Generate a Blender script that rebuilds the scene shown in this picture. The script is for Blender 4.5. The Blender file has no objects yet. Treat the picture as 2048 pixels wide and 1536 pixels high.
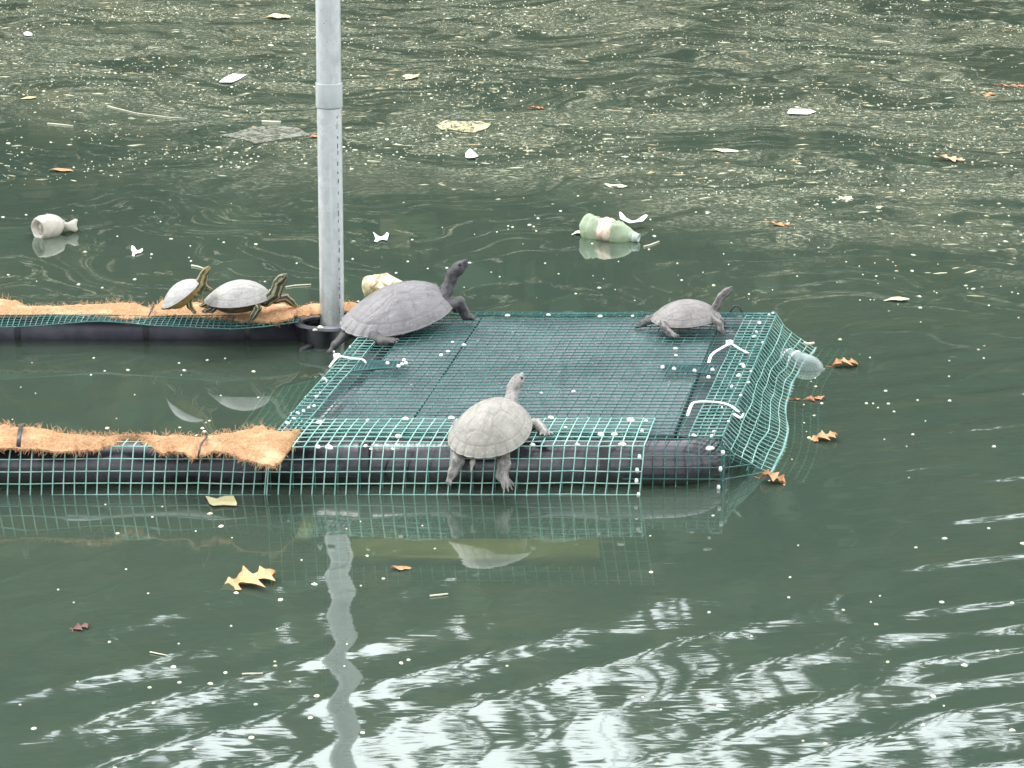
import bpy, math, random
import numpy as np
from mathutils import Vector, Matrix, noise as mnoise

# ------------------------------------------------------------------ camera, world, light, exposure
SC = bpy.context.scene
COL = SC.collection
HC = 1.78                                   # eye height over the water, metres
PITCH = math.radians(17.5)
FPX = 5000.0                                # focal length in pixels of the 2048 px wide photograph
cam_d = bpy.data.cameras.new("camera")
cam_d.sensor_width = 36.0
cam_d.lens = 36.0 * FPX / 2048.0
cam_d.clip_start = 0.1
cam_d.clip_end = 1500.0
cam = bpy.data.objects.new("camera", cam_d)
cam.location = (0, 0, HC)
cam.rotation_euler = (math.pi / 2 - PITCH, 0, 0)
COL.objects.link(cam)
SC.camera = cam

SUN_EL, SUN_AZ = math.radians(50), math.radians(-50)      # azimuth from +Y towards +X
SKY_STRENGTH = 0.15
SUN_STRENGTH = 1.4
SC.view_settings.view_transform = 'Standard'
SC.view_settings.look = 'None'
SC.view_settings.exposure = 0.82
SC.view_settings.gamma = 1.0
SC.view_settings.use_curve_mapping = False
SC.cycles.max_bounces = 8
SC.cycles.transparent_max_bounces = 16
SC.cycles.caustics_reflective = False
SC.cycles.caustics_refractive = False

world = bpy.data.worlds.new("World")
SC.world = world
world.use_nodes = True


class NT:
    """small helper round a node tree"""
    def __init__(s, tree):
        s.t = tree
        s.n = tree.nodes
        s.l = tree.links

    def new(s, kind, **kw):
        nd = s.n.new(kind)
        for k, v in kw.items():
            setattr(nd, k, v)
        return nd

    def put(s, sock, v):
        if v is None:
            return
        if hasattr(v, 'is_linked') or isinstance(v, bpy.types.NodeSocket):
            s.l.new(v, sock)
        else:
            if sock.type == 'RGBA' and not isinstance(v, (int, float)) and len(v) == 3:
                v = (*v, 1)
            elif sock.type == 'RGBA' and isinstance(v, (int, float)):
                v = (v, v, v, 1)
            sock.default_value = v

    def m(s, op, a, b=None, c=None, clamp=False):
        nd = s.new('ShaderNodeMath', operation=op)
        nd.use_clamp = clamp
        for i, v in enumerate((a, b, c)):
            s.put(nd.inputs[i], v)
        return nd.outputs[0]

    def vm(s, op, a, b=None):
        nd = s.new('ShaderNodeVectorMath', operation=op)
        s.put(nd.inputs[0], a)
        s.put(nd.inputs[1], b)
        return nd.outputs['Value' if op in ('DOT_PRODUCT', 'LENGTH') else 'Vector']

    def noise(s, vec, scale, detail=3.0, rough=0.5, dist=0.0, out='Fac'):
        nd = s.new('ShaderNodeTexNoise')
        s.put(nd.inputs['Vector'], vec)
        nd.inputs['Scale'].default_value = scale
        nd.inputs['Detail'].default_value = detail
        nd.inputs['Roughness'].default_value = rough
        nd.inputs['Distortion'].default_value = dist
        return nd.outputs[out]

    def voro(s, vec, scale, feature='F1', out='Distance', rnd=1.0):
        nd = s.new('ShaderNodeTexVoronoi', feature=feature)
        s.put(nd.inputs['Vector'], vec)
        nd.inputs['Scale'].default_value = scale
        nd.inputs['Randomness'].default_value = rnd
        return nd.outputs[out]

    def step(s, v, a, b, lo=0.0, hi=1.0):
        nd = s.new('ShaderNodeMapRange', interpolation_type='SMOOTHSTEP')
        s.put(nd.inputs[0], v)
        for i, q in enumerate((a, b, lo, hi)):
            s.put(nd.inputs[i + 1], q)
        return nd.outputs[0]

    def mix(s, f, a, b):
        nd = s.new('ShaderNodeMix', data_type='RGBA')
        s.put(nd.inputs[0], f)
        s.put(nd.inputs[6], a)
        s.put(nd.inputs[7], b)
        return nd.outputs[2]

    def mapping(s, vec, scale=(1, 1, 1), rot=(0, 0, 0), loc=(0, 0, 0)):
        nd = s.new('ShaderNodeMapping')
        s.put(nd.inputs['Vector'], vec)
        nd.inputs['Scale'].default_value = scale
        nd.inputs['Rotation'].default_value = rot
        nd.inputs['Location'].default_value = loc
        return nd.outputs[0]

    def bump(s, h, dist, strength=1.0, normal=None):
        nd = s.new('ShaderNodeBump')
        nd.inputs['Strength'].default_value = strength
        nd.inputs['Distance'].default_value = dist
        s.put(nd.inputs['Height'], h)
        if normal is not None:
            s.l.new(normal, nd.inputs['Normal'])
        return nd.outputs[0]

    def mixsh(s, f, a, b):
        nd = s.new('ShaderNodeMixShader')
        s.put(nd.inputs[0], f)
        s.l.new(a, nd.inputs[1])
        s.l.new(b, nd.inputs[2])
        return nd.outputs[0]


w = NT(world.node_tree)
w.n.clear()
w_out = w.new('ShaderNodeOutputWorld')
w_bg = w.new('ShaderNodeBackground')
w_sky = w.new('ShaderNodeTexSky', sky_type='NISHITA')
w_sky.sun_disc = False
w_sky.sun_elevation = SUN_EL
w_sky.sun_rotation = SUN_AZ
w_dir = w.new('ShaderNodeTexCoord').outputs['Generated']
w_cl = w.noise(w.mapping(w_dir, (1.6, 1.6, 4.0)), 2.2, 6.0, 0.55, 0.3)
w_mask = w.step(w_cl, 0.30, 0.44)
# the cloud deck is thinnest and brightest low over the far bank, darker behind the viewer
w_fwd = w.vm('DOT_PRODUCT', w_dir, (-0.1, 0.87, 0.48))
w_cloud = w.m('MULTIPLY_ADD', w.step(w_fwd, 0.25, 0.95), 7.5, 8.4)
w_cc = w.mix(0.0, (0, 0, 0), (0, 0, 0))
w_comb = w.new('ShaderNodeCombineColor')
for i_, k_ in enumerate((0.97, 1.0, 1.04)):
    w.put(w_comb.inputs[i_], w.m('MULTIPLY', w_cloud, k_))
w.put(w_bg.inputs['Color'], w.mix(w_mask, w_sky.outputs[0], w_comb.outputs[0]))
w_bg.inputs['Strength'].default_value = SKY_STRENGTH
w.l.new(w_bg.outputs[0], w_out.inputs[0])

sun_d = bpy.data.lights.new("sun", 'SUN')
sun_d.energy = SUN_STRENGTH
sun_d.angle = math.radians(25)
sun_d.color = (1.0, 0.97, 0.92)
sun = bpy.data.objects.new("sun", sun_d)
sun.rotation_euler = Vector((-math.sin(SUN_AZ) * math.cos(SUN_EL), -math.cos(SUN_AZ) * math.cos(SUN_EL),
                             -math.sin(SUN_EL))).to_track_quat('-Z', 'Y').to_euler()
sun.location = (-8, 10, 20)
COL.objects.link(sun)

# ------------------------------------------------------------------ helpers
RND = random.Random(7)
F_ = Vector((0, math.cos(PITCH), -math.sin(PITCH)))
U_ = Vector((0, math.sin(PITCH), math.cos(PITCH)))
R_ = Vector((1, 0, 0))
C_ = Vector((0, 0, HC))


def ray(px, py):
    return F_ + R_ * ((px - 1024) / FPX) + U_ * ((768 - py) / FPX)


def P(px, py, z=0.0):
    """world point at height z measured off the photograph (2048 px wide)"""
    r = ray(px, py)
    return C_ + r * ((z - HC) / r.z)


def Q(px, py, y):
    """world point at depth y"""
    r = ray(px, py)
    return C_ + r * (y / r.y)


def mat(name):
    m = bpy.data.materials.new(name)
    m.use_nodes = True
    t = NT(m.node_tree)
    t.n.clear()
    t.out = t.new('ShaderNodeOutputMaterial')
    return m, t


def pbr(t, color, rough=0.6, metal=0.0, normal=None, spec=0.5, **kw):
    b = t.new('ShaderNodeBsdfPrincipled')
    t.put(b.inputs['Base Color'], color)
    t.put(b.inputs['Roughness'], rough)
    t.put(b.inputs['Metallic'], metal)
    t.put(b.inputs['Specular IOR Level'], spec)
    if normal is not None:
        t.l.new(normal, b.inputs['Normal'])
    for k, v in kw.items():
        t.put(b.inputs[k.replace('_', ' ')], v)
    t.l.new(b.outputs[0], t.out.inputs[0])
    return b


def coords(t, kind='Object'):
    return t.new('ShaderNodeTexCoord').outputs[kind]


def simple(name, c1, c2=None, scale=30.0, rough=0.6, bumpd=0.0, metal=0.0, spec=0.5, detail=5.0, **kw):
    m, t = mat(name)
    v = coords(t)
    n = t.noise(v, scale, detail, 0.6)
    col = t.mix(t.step(n, 0.3, 0.7), c1, c2 if c2 else c1)
    nb = t.bump(n, bumpd) if bumpd else None
    pbr(t, col, rough, metal, nb, spec, **kw)
    return m


class MB:
    """collects faces for one mesh object"""
    def __init__(s):
        s.v, s.f, s.mi = [], [], []

    def add(s, vs, fs, mi=0):
        o = len(s.v)
        s.v += [tuple(q) for q in vs]
        s.f += [tuple(i + o for i in q) for q in fs]
        s.mi += [mi] * len(fs)

    def tube(s, pts, r, n=6, cap=True, mi=0, flat=1.0, up=None):
        pts = [Vector(p) for p in pts]
        rs = list(r) if hasattr(r, '__len__') else [r] * len(pts)
        vs, fs = [], []
        prev = None
        for i, p in enumerate(pts):
            d = (pts[min(i + 1, len(pts) - 1)] - pts[max(i - 1, 0)]).normalized()
            if prev is None:
                a = up if up is not None else (Vector((0, 0, 1)) if abs(d.z) < 0.9 else Vector((1, 0, 0)))
                e1 = (a - d * a.dot(d)).normalized()
            else:
                e1 = (prev - d * prev.dot(d)).normalized()
            prev = e1
            e2 = d.cross(e1)
            for k in range(n):
                a = 2 * math.pi * (k + 0.5) / n
                vs.append(p + e1 * (math.cos(a) * rs[i] * flat) + e2 * (math.sin(a) * rs[i]))
        for i in range(len(pts) - 1):
            for k in range(n):
                k2 = (k + 1) % n
                fs.append((i * n + k, i * n + k2, (i + 1) * n + k2, (i + 1) * n + k))
        if cap:
            fs.append(tuple(reversed(range(n))))
            fs.append(tuple((len(pts) - 1) * n + k for k in range(n)))
        s.add(vs, fs, mi)

    def lathe(s, prof, n=32, axis=None, mi=0, jig=None):
        """prof: (radius, height) pairs; axis: Matrix"""
        vs, fs = [], []
        for (r, h) in prof:
            for k in range(n):
                a = 2 * math.pi * k / n
                v = Vector((r * math.cos(a), r * math.sin(a), h))
                if jig:
                    v = jig(v)
                vs.append(axis @ v if axis else v)
        for i in range(len(prof) - 1):
            for k in range(n):
                k2 = (k + 1) % n
                fs.append((i * n + k, i * n + k2, (i + 1) * n + k2, (i + 1) * n + k))
        s.add(vs, fs, mi)

    def box(s, c, size, m=None, mi=0, bev=0.0):
        x, y, z = (q / 2 for q in size)
        vs = [Vector((sx * x, sy * y, sz * z)) for sx in (-1, 1) for sy in (-1, 1) for sz in (-1, 1)]
        c = Vector(c)
        vs = [(m @ v if m else v) + c for v in vs]
        s.add(vs, [(0, 1, 3, 2), (4, 6, 7, 5), (0, 4, 5, 1), (2, 3, 7, 6), (0, 2, 6, 4), (1, 5, 7, 3)], mi)

    def prism(s, poly, z0, z1, mi=0):
        n = len(poly)
        vs = [(p[0], p[1], z0) for p in poly] + [(p[0], p[1], z1) for p in poly]
        fs = [tuple(range(n - 1, -1, -1)), tuple(range(n, 2 * n))]
        fs += [(i, (i + 1) % n, n + (i + 1) % n, n + i) for i in range(n)]
        s.add(vs, fs, mi)

    def grid(s, rows, mi=0):
        nr, nc = len(rows), len(rows[0])
        vs = [p for r in rows for p in r]
        fs = [(i * nc + j, i * nc + j + 1, (i + 1) * nc + j + 1, (i + 1) * nc + j)
              for i in range(nr - 1) for j in range(nc - 1)]
        s.add(vs, fs, mi)

    def build(s, name, mats, parent=None, smooth=True, origin=None):
        me = bpy.data.meshes.new(name)
        vs = s.v
        if origin is not None:
            vs = [(a - origin[0], b - origin[1], c - origin[2]) for a, b, c in vs]
        me.from_pydata(vs, [], s.f)
        for m in (mats if isinstance(mats, (list, tuple)) else [mats]):
            me.materials.append(m)
        if any(s.mi):
            me.polygons.foreach_set('material_index', s.mi)
        if smooth:
            me.polygons.foreach_set('use_smooth', [True] * len(me.polygons))
        me.update()
        o = bpy.data.objects.new(name, me)
        COL.objects.link(o)
        if origin is not None and parent is None:
            o.location = origin
        if parent is not None:
            o.parent = parent
        return o


def crumple(seed, amp, squash=1.0, freq=26):
    def f(v):
        n = mnoise.noise_vector(Vector((v.x * freq, v.y * freq, v.z * freq + seed)))
        return Vector((v.x * squash, v.y, v.z)) + n * amp
    return f


def edge_split(o, ang=40):
    md = o.modifiers.new('edge_split', 'EDGE_SPLIT')
    md.split_angle = math.radians(ang)


def tag(o, label=None, cat=None, group=None, kind=None):
    if label: o['label'] = label
    if cat: o['category'] = cat
    if group: o['group'] = group
    if kind: o['kind'] = kind
    return o


def thing(name, label, cat, loc=(0, 0, 0), group=None):
    o = bpy.data.objects.new(name, None)
    o.empty_display_size = 0.05
    COL.objects.link(o)
    o.location = loc
    return tag(o, label, cat, group)


# ------------------------------------------------------------------ ground, water, woodland
def smooth01(x):
    x = max(0.0, min(1.0, x))
    return x * x * (3 - 2 * x)


def build_ground():
    xs = [-400, -120, -60, -40] + [-30 + 2 * i for i in range(31)] + [40, 60, 120, 400]
    ys = [-400, -60, -20, -8, -3, -1, 0, 0.6, 1.2, 1.6, 2.0, 2.4, 2.8, 3.2, 4, 6, 10, 16, 20, 22, 23, 24, 25, 26, 28, 32, 40, 60, 120, 400]
    rows = []
    for y in ys:
        r = []
        for x in xs:
            d = min(y - 1.7 + 0.15 * math.sin(x * 0.8), 24.3 - y + 0.4 * math.sin(x * 0.5), 34 - abs(x))
            h = 0.3 - 1.5 * smooth01(d / 1.6 + 0.3)
            if y > 25: h += 0.05 * min(y - 25, 30) * (1 + 0.3 * math.sin(x * 0.13))
            r.append((x, y, h + 0.03 * math.sin(x * 3.1 + y * 2.3)))
        rows.append(r)
    b = MB()
    b.grid(rows)
    m, t = mat('pond_ground')
    v = coords(t)
    n = t.noise(v, 1.2, 6, 0.6)
    pbr(t, t.mix(t.step(n, 0.35, 0.65), (0.035, 0.04, 0.022), (0.06, 0.065, 0.03)), 0.95, 0, t.bump(n, 0.05))
    tag(b.build('ground', m), kind='structure')


def water_material():
    m, t = mat('pond_water')
    pos = t.new('ShaderNodeNewGeometry').outputs['Position']
    sep = t.new('ShaderNodeSeparateXYZ')
    t.l.new(pos, sep.inputs[0])
    X, Y = sep.outputs[0], sep.outputs[1]
    flat = t.vm('MULTIPLY', pos, (1, 1, 0))
    # --- ripples (heights in metres): trains running towards the viewer, calm behind the platform
    wob = t.noise(flat, 1.3, 2, 0.5)
    wob2 = t.noise(t.vm('ADD', flat, (7.3, 2.1, 0)), 0.9, 2, 0.5)

    def train(lam, ang, amp, warp, src):
        k = 2 * math.pi / lam
        ph = t.m('ADD', t.m('MULTIPLY', X, k * math.sin(ang)), t.m('MULTIPLY', Y, k * math.cos(ang)))
        ph = t.m('MULTIPLY_ADD', src, warp, ph)
        s = t.m('SINE', ph)
        # slightly peaked crests
        return t.m('MULTIPLY', t.m('MULTIPLY_ADD', t.m('MULTIPLY', s, s), 0.25, s), amp)
    near = t.step(Y, 5.3, 4.1)
    right = t.m('MULTIPLY', t.step(X, 0.55, 1.15), t.step(Y, 6.9, 5.6))
    m_wave = t.m('MAXIMUM', near, right)
    longc = t.m('MULTIPLY', right, t.m('ADD', train(0.105, math.radians(-16), 0.00085, 2.2, wob2), train(0.16, math.radians(-26), 0.00100, 2.0, wob)))
    patch = t.step(t.noise(t.mapping(flat, (0.9, 1.6, 1), (0, 0, -0.5)), 1.1, 2, 0.5), 0.36, 0.62, 0.35, 1.0)
    big = t.m('ADD', train(0.165, math.radians(-36), 0.00050, 1.6, wob), train(0.33, math.radians(-20), 0.00013, 2.6, wob2))
    big = t.m('ADD', big, train(0.12, math.radians(-28), 0.00008, 3.0, wob2))
    fine = t.noise(t.mapping(flat, (4, 15, 1), (0, 0, -0.5)), 1.0, 3, 0.55, 0.3)
    h = t.m('MULTIPLY', t.m('MULTIPLY', big, patch), t.m('MULTIPLY_ADD', m_wave, 0.93, 0.07))
    h = t.m('ADD', h, t.m('MULTIPLY', fine, t.m('MULTIPLY_ADD', m_wave, 0.00038, 0.00006)))
    # a gentle breath of wind on the far water
    farw = t.m('MULTIPLY', t.noise(t.mapping(flat, (4, 10, 1)), 1.0, 2, 0.5), t.m('MULTIPLY', t.step(Y, 6.2, 8.5), 0.0007))
    h = t.m('ADD', t.m('ADD', h, farw), longc)
    nrm = t.bump(h, 1.0)
    # --- murky body of the water: scatters green light back, lets a little through
    murk_n = t.noise(flat, 0.9, 4, 0.55, 0.5)
    murk = t.mix(t.step(murk_n, 0.3, 0.7), (0.124, 0.192, 0.146), (0.154, 0.220, 0.160))
    cloudy = t.step(t.noise(t.mapping(flat, (2.0, 3.0, 1), loc=(3, 1, 0)), 1.6, 5, 0.65, 1.2), 0.46, 0.75)
    murk = t.mix(t.m('MULTIPLY', cloudy, 0.35), murk, (0.20, 0.235, 0.14))
    dif = t.new('ShaderNodeBsdfDiffuse')
    t.put(dif.inputs['Color'], murk)
    tr = t.new('ShaderNodeBsdfTransparent')
    t.put(tr.inputs['Color'], (0.80, 0.94, 0.84))
    body = t.mixsh(0.70, dif.outputs[0], tr.outputs[0])
    gl = t.new('ShaderNodeBsdfGlossy')
    gl.inputs['Roughness'].default_value = 0.03
    t.put(gl.inputs['Color'], (0.96, 1.0, 0.98))
    t.l.new(nrm, gl.inputs['Normal'])
    fr = t.new('ShaderNodeFresnel')
    fr.inputs['IOR'].default_value = 2.1
    t.l.new(nrm, fr.inputs['Normal'])
    surf = t.mixsh(fr.outputs[0], body, gl.outputs[0])
    # --- film of pollen and algae drifted over the far water
    edge = t.m('ADD', t.m('MULTIPLY_ADD', X, 0.52, Y), -7.40)
    edge = t.m('ADD', edge, t.m('MULTIPLY', t.m('SUBTRACT', t.noise(flat, 0.8, 4, 0.55, 0.6), 0.5), 3.4))
    region = t.step(edge, -0.35, 0.9)
    warp = t.vm('ADD', flat, t.vm('MULTIPLY', t.noise(flat, 0.9, 3, 0.5, 0.0, 'Color'), (2.4, 2.0, 0)))
    warp = t.mapping(warp, (0.75, 1.35, 1), (0, 0, 0.12))
    s1 = t.noise(warp, 1.15, 9, 0.62, 1.6)
    s2 = t.noise(t.vm('ADD', warp, (4, 9, 0)), 3.2, 8, 0.66, 1.8)
    sw = t.m('MULTIPLY_ADD', s2, 0.55, t.m('MULTIPLY', s1, 0.6))
    film = t.step(sw, 0.515, 0.60)
    grain = t.step(t.noise(flat, 60, 5, 0.72, 0.6), 0.42, 0.62)
    grain2 = t.step(t.noise(warp, 11, 6, 0.72, 1.2), 0.40, 0.60)
    g = t.m('MULTIPLY', grain, grain2)
    M = t.m('MULTIPLY', region, t.m('MULTIPLY_ADD', film, 0.88, 0.07))
    M = t.m('MULTIPLY', M, t.m('MULTIPLY_ADD', g, 0.80, 0.20))
    # thin strands that reach into the clear water
    st = t.noise(t.vm('ADD', warp, (11, 3, 0)), 1.7, 7, 0.6, 2.2)
    strand = t.m('SUBTRACT', 1.0, t.step(t.m('ABSOLUTE', t.m('SUBTRACT', st, 0.5)), 0.0, 0.022))
    strand = t.m('MULTIPLY', strand, t.m('MULTIPLY', grain2, t.step(Y, 5.4, 6.6, 0.0, 0.42)))
    M = t.m('MAXIMUM', M, strand)
    fcol = t.mix(grain, (0.105, 0.118, 0.082), (0.29, 0.295, 0.21))
    fcol = t.mix(t.step(t.noise(flat, 2.1, 3, 0.5), 0.5, 0.72), fcol, (0.17, 0.17, 0.115))
    fd = t.new('ShaderNodeBsdfDiffuse')
    t.put(fd.inputs['Color'], fcol)
    t.l.new(t.mixsh(M, surf, fd.outputs[0]), t.out.inputs[0])
    return m


def build_water():
    b = MB()
    xs = [-40, -10, -3, -1.5, 0, 1.5, 3, 10, 40]
    ys = [0.2, 2, 4, 6, 8, 12, 18, 30]
    b.grid([[(x, y, 0) for x in xs] for y in ys])
    tag(b.build('water', water_material()), kind='structure')


def build_woodland():
    rng = np.random.default_rng(11)
    V, Fc, MI = [], [], []
    cnt = 0
    b = MB()
    # tops as elevation angle over the water seen from the pond, by azimuth
    tops = [(-30, 30), (-20, 27), (-13, 28), (-11, 26.5), (-9.6, 23.6), (-8.5, 22.8), (-6, 23.5), (-4, 22.2), (-1.5, 22.9),
            (0.5, 23.5), (2.5, 22.6), (5, 22.8), (7, 24.0), (9, 23.6), (11, 24.0), (14, 25), (20, 26), (30, 28)]
    leaves = []

    def top(az):
        return float(np.interp(az, [a for a, _ in tops], [e for _, e in tops]))
    az = -34.0
    while az < 34:
        y = 27 + rng.uniform(-1.2, 5)
        x = y * math.tan(math.radians(az))
        hgt = y * math.tan(math.radians(top(az) + rng.uniform(-1.7, 0.5)))
        z0 = 0.6
        lean = rng.uniform(-.06, .06)
        r0 = rng.uniform(0.16, 0.30)
        pts, rr = [], []
        for k in range(9):
            q = k / 8
            pts.append((x + lean * hgt * q + 0.18 * math.sin(q * 5 + az), y + 0.15 * math.cos(q * 4 + az), z0 - 0.4 + hgt * 0.97 * q))
            rr.append(r0 * (1 - 0.88 * q) + 0.015)
        b.tube(pts, rr, 7)
        for k in range(26):
            q = rng.uniform(0.25, 0.97)
            i = min(7, int(q * 8))
            p = Vector(pts[i]).lerp(Vector(pts[i + 1]), q * 8 - i)
            a = rng.uniform(0, 2 * math.pi)
            ln = hgt * rng.uniform(0.10, 0.26) * (1.15 - 0.6 * q)
            d = Vector((math.cos(a), math.sin(a) * 0.7, rng.uniform(0.25, 0.95))).normalized()
            e1 = p + d * ln * 0.5 + Vector((0, 0, rng.uniform(-.1, .2)))
            e2 = p + d * ln + Vector((rng.uniform(-.3, .3), 0, rng.uniform(-.1, .5)))
            rb = rr[i] * 0.42
            b.tube([p, e1, e2], [rb, rb * 0.6, 0.012], 5)
            for w_ in range(5):
                d2 = (d + Vector(rng.uniform(-.7, .7, 3))).normalized()
                b.tube([e1, e1 + d2 * ln * 0.35, e1 + d2 * ln * 0.6 + Vector((0, 0, .15))], [rb * .4, rb * .25, .008], 4)
            # foliage clumps along the limb: dense low, thin near the top
            dens = (1.0 if q < 0.78 else 0.40) * (0.8 if 6.5 < az < 13.5 else 1.0)
            n = int(rng.integers(20, 40) * dens)
            c = np.array(e1.lerp(e2, 0.6))
            leaves.append(c + rng.normal(0, 1, (n, 3)) * np.array([0.75, 0.6, 0.5]) * (0.6 + 0.05 * hgt))
        az += rng.uniform(1.5, 2.5)
    # understorey that closes the wood below
    n = 36000
    ua = rng.uniform(-34, 34, n)
    uy = rng.uniform(26, 33, n)
    uz = uy * np.tan(np.radians(np.array([top(a) for a in ua]) - 3.2)) * rng.uniform(0, 1, n) ** 0.8
    gap = np.array([mnoise.noise(Vector((a * 0.5, z * 0.5, 3.3))) for a, z in zip(ua, uz)])
    el = np.degrees(np.arctan(uz / uy))
    thin = (ua > 6.5) & (ua < 13.5) & (el > 13.0) & (el < 18.5) & (rng.random(n) > 0.66)     # thinner wood with sky showing through
    keep = ((gap > -0.22) | (uz / uy < 0.30)) & ~thin
    leaves.append(np.stack([uy * np.tan(np.radians(ua)), uy, uz], -1)[keep])
    L = np.concatenate(leaves)
    s = rng.uniform(0.16, 0.42, len(L))
    s[-int(keep.sum()):] *= 1.5
    a = rng.normal(0, 1, (len(L), 3)); a /= np.linalg.norm(a, axis=1)[:, None]
    c = rng.normal(0, 1, (len(L), 3)); c -= a * (c * a).sum(1)[:, None]; c /= np.linalg.norm(c, axis=1)[:, None]
    quad = np.stack([L - a * s[:, None], L + c * s[:, None] * .6, L + a * s[:, None], L - c * s[:, None] * .6], 1).reshape(-1, 3)
    o = len(b.v)
    nt = len(b.f)
    b.v += [tuple(q) for q in quad]
    kinds = rng.integers(1, 4, len(L))
    b.f += [(o + 4 * i, o + 4 * i + 1, o + 4 * i + 2, o + 4 * i + 3) for i in range(len(L))]
    b.mi = [0] * nt + [int(k) for k in kinds]
    bark = simple('bark', (0.03, 0.025, 0.02), (0.06, 0.05, 0.04), 4, 0.9)
    lm = [simple('leaf_dark', (0.022, 0.04, 0.016), (0.035, 0.06, 0.02), 0.7, 0.8),
          simple('leaf_mid', (0.04, 0.065, 0.022), (0.055, 0.085, 0.03), 0.7, 0.8),
          simple('leaf_autumn', (0.075, 0.075, 0.025), (0.10, 0.075, 0.03), 0.5, 0.8)]
    ob = b.build('woodland', [bark] + lm)
    tag(ob, 'dense green woodland on the far bank, seen mirrored in the pond', 'woodland', kind='stuff')


build_ground()
build_water()
build_woodland()

# ------------------------------------------------------------------ materials of the raft
def wire_material():
    m, t = mat('green_wire')
    v = coords(t)
    n = t.noise(v, 14, 4, 0.6)
    col = t.mix(t.step(n, 0.4, 0.75), (0.015, 0.105, 0.09), (0.055, 0.20, 0.17))
    n2 = t.noise(v, 140, 3, 0.6)
    col = t.mix(t.step(n2, 0.60, 0.75), col, (0.42, 0.50, 0.44))
    pbr(t, col, 0.38, 0, None, 0.6)
    return m


M_WIRE = wire_material()


def pale_wire_material():
    m, t = mat('green_wire_lit')
    v = coords(t)
    n = t.noise(v, 30, 4, 0.6)
    col = t.mix(t.step(n, 0.3, 0.7), (0.17, 0.40, 0.34), (0.38, 0.59, 0.52))  # paler copy of the wire green, front light put into the colour
    pbr(t, col, 0.38, 0, None, 0.6)
    return m


M_WIRE_PALE = pale_wire_material()


M_WIRE_MID = simple('green_wire_mid', (0.06, 0.22, 0.19), (0.26, 0.44, 0.39), 40, 0.4)  # tone between the dark and the pale wire


def pipe_material():
    m, t = mat('black_pipe')
    v = coords(t)
    n = t.noise(v, 9, 6, 0.65)
    col = t.mix(t.step(n, 0.35, 0.7), (0.014, 0.015, 0.021), (0.050, 0.048, 0.062))
    sc = t.noise(t.mapping(v, (6, 160, 160)), 1.0, 3, 0.5)
    col = t.mix(t.step(sc, 0.62, 0.8), col, (0.10, 0.10, 0.12))
    pz = t.new('ShaderNodeSeparateXYZ')
    t.l.new(v, pz.inputs[0])
    wet = t.step(t.m('MULTIPLY_ADD', n, 0.03, pz.outputs[2]), 0.045, 0.022)      # slime along the waterline
    col = t.mix(wet, col, (0.018, 0.026, 0.014))
    dust = t.step(t.noise(v, 45, 5, 0.7), 0.60, 0.72)
    col = t.mix(t.m('MULTIPLY', dust, 0.35), col, (0.13, 0.125, 0.12))
    pbr(t, col, t.step(n, 0.2, 0.8, 0.17, 0.34), 0, t.bump(n, 0.0010), 0.8)
    return m


M_PIPE = pipe_material()
M_PIPE_FADED_LIT = simple('faded_lit_pipe', (0.045, 0.045, 0.060), (0.105, 0.10, 0.125), 12, 0.4, 0.0008)  # faded tone plus skylight painted in, since the overhang shades this pipe
M_BLACK = simple('black_plastic', (0.010, 0.011, 0.014), (0.028, 0.028, 0.032), 40, 0.42, 0.0006)
M_DARKPANEL = simple('dark_panel', (0.022, 0.027, 0.034), (0.06, 0.066, 0.075), 9, 0.55, 0.002)


def panel_material():
    m, t = mat('grey_deck_panel')
    v = coords(t)
    n = t.noise(v, 5, 6, 0.65)
    col = t.mix(t.step(n, 0.3, 0.7), (0.070, 0.096, 0.104), (0.145, 0.176, 0.186))
    st = t.noise(t.mapping(v, (26, 2.2, 1), (0, 0, -0.2)), 1.0, 5, 0.6)
    col = t.mix(t.step(st, 0.55, 0.8), col, (0.040, 0.052, 0.058))
    sp = t.noise(v, 130, 3, 0.7)
    col = t.mix(t.step(sp, 0.66, 0.76), col, (0.30, 0.31, 0.29))
    smear = t.step(t.noise(t.mapping(v, (9, 5, 1)), 1.0, 6, 0.7, 0.8), 0.57, 0.70)
    col = t.mix(t.m('MULTIPLY', smear, 0.45), col, (0.20, 0.215, 0.205))
    mud = t.step(t.noise(v, 7.5, 6, 0.7, 1.2), 0.58, 0.70)
    col = t.mix(t.m('MULTIPLY', mud, 0.5), col, (0.05, 0.058, 0.045))
    pbr(t, col, 0.55, 0, t.bump(n, 0.002), 0.45)
    return m


M_PANEL = panel_material()
M_STRIP = simple('teal_strip', (0.020, 0.085, 0.085), (0.035, 0.125, 0.12), 30, 0.45, 0.0005)
M_TIE = simple('white_nylon', (0.70, 0.74, 0.68), (0.80, 0.82, 0.76), 60, 0.4)
M_TIEDARK = simple('dark_nylon', (0.03, 0.03, 0.035), (0.07, 0.07, 0.075), 60, 0.4)
M_BLOB = simple('pale_petal', (0.66, 0.66, 0.54), (0.82, 0.82, 0.74), 90, 0.7, 0.0005)


def coir_material():
    m, t = mat('coir')
    v = coords(t)
    f1 = t.noise(t.mapping(v, (60, 240, 120), (0, 0, 0.5)), 1.0, 6, 0.7, 1.0)
    f2 = t.noise(t.mapping(v, (240, 60, 120), (0, 0, 0.3)), 1.0, 6, 0.7, 1.0)
    n = t.noise(v, 14, 4, 0.6)
    f = t.m('MAXIMUM', f1, f2)
    col = t.mix(t.step(f, 0.42, 0.72), (0.33, 0.175, 0.085), (0.62, 0.385, 0.215))
    col = t.mix(t.step(n, 0.45, 0.75), col, (0.68, 0.45, 0.265))
    pbr(t, col, 0.95, 0, t.bump(f, 0.004), 0.1)
    return m


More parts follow.
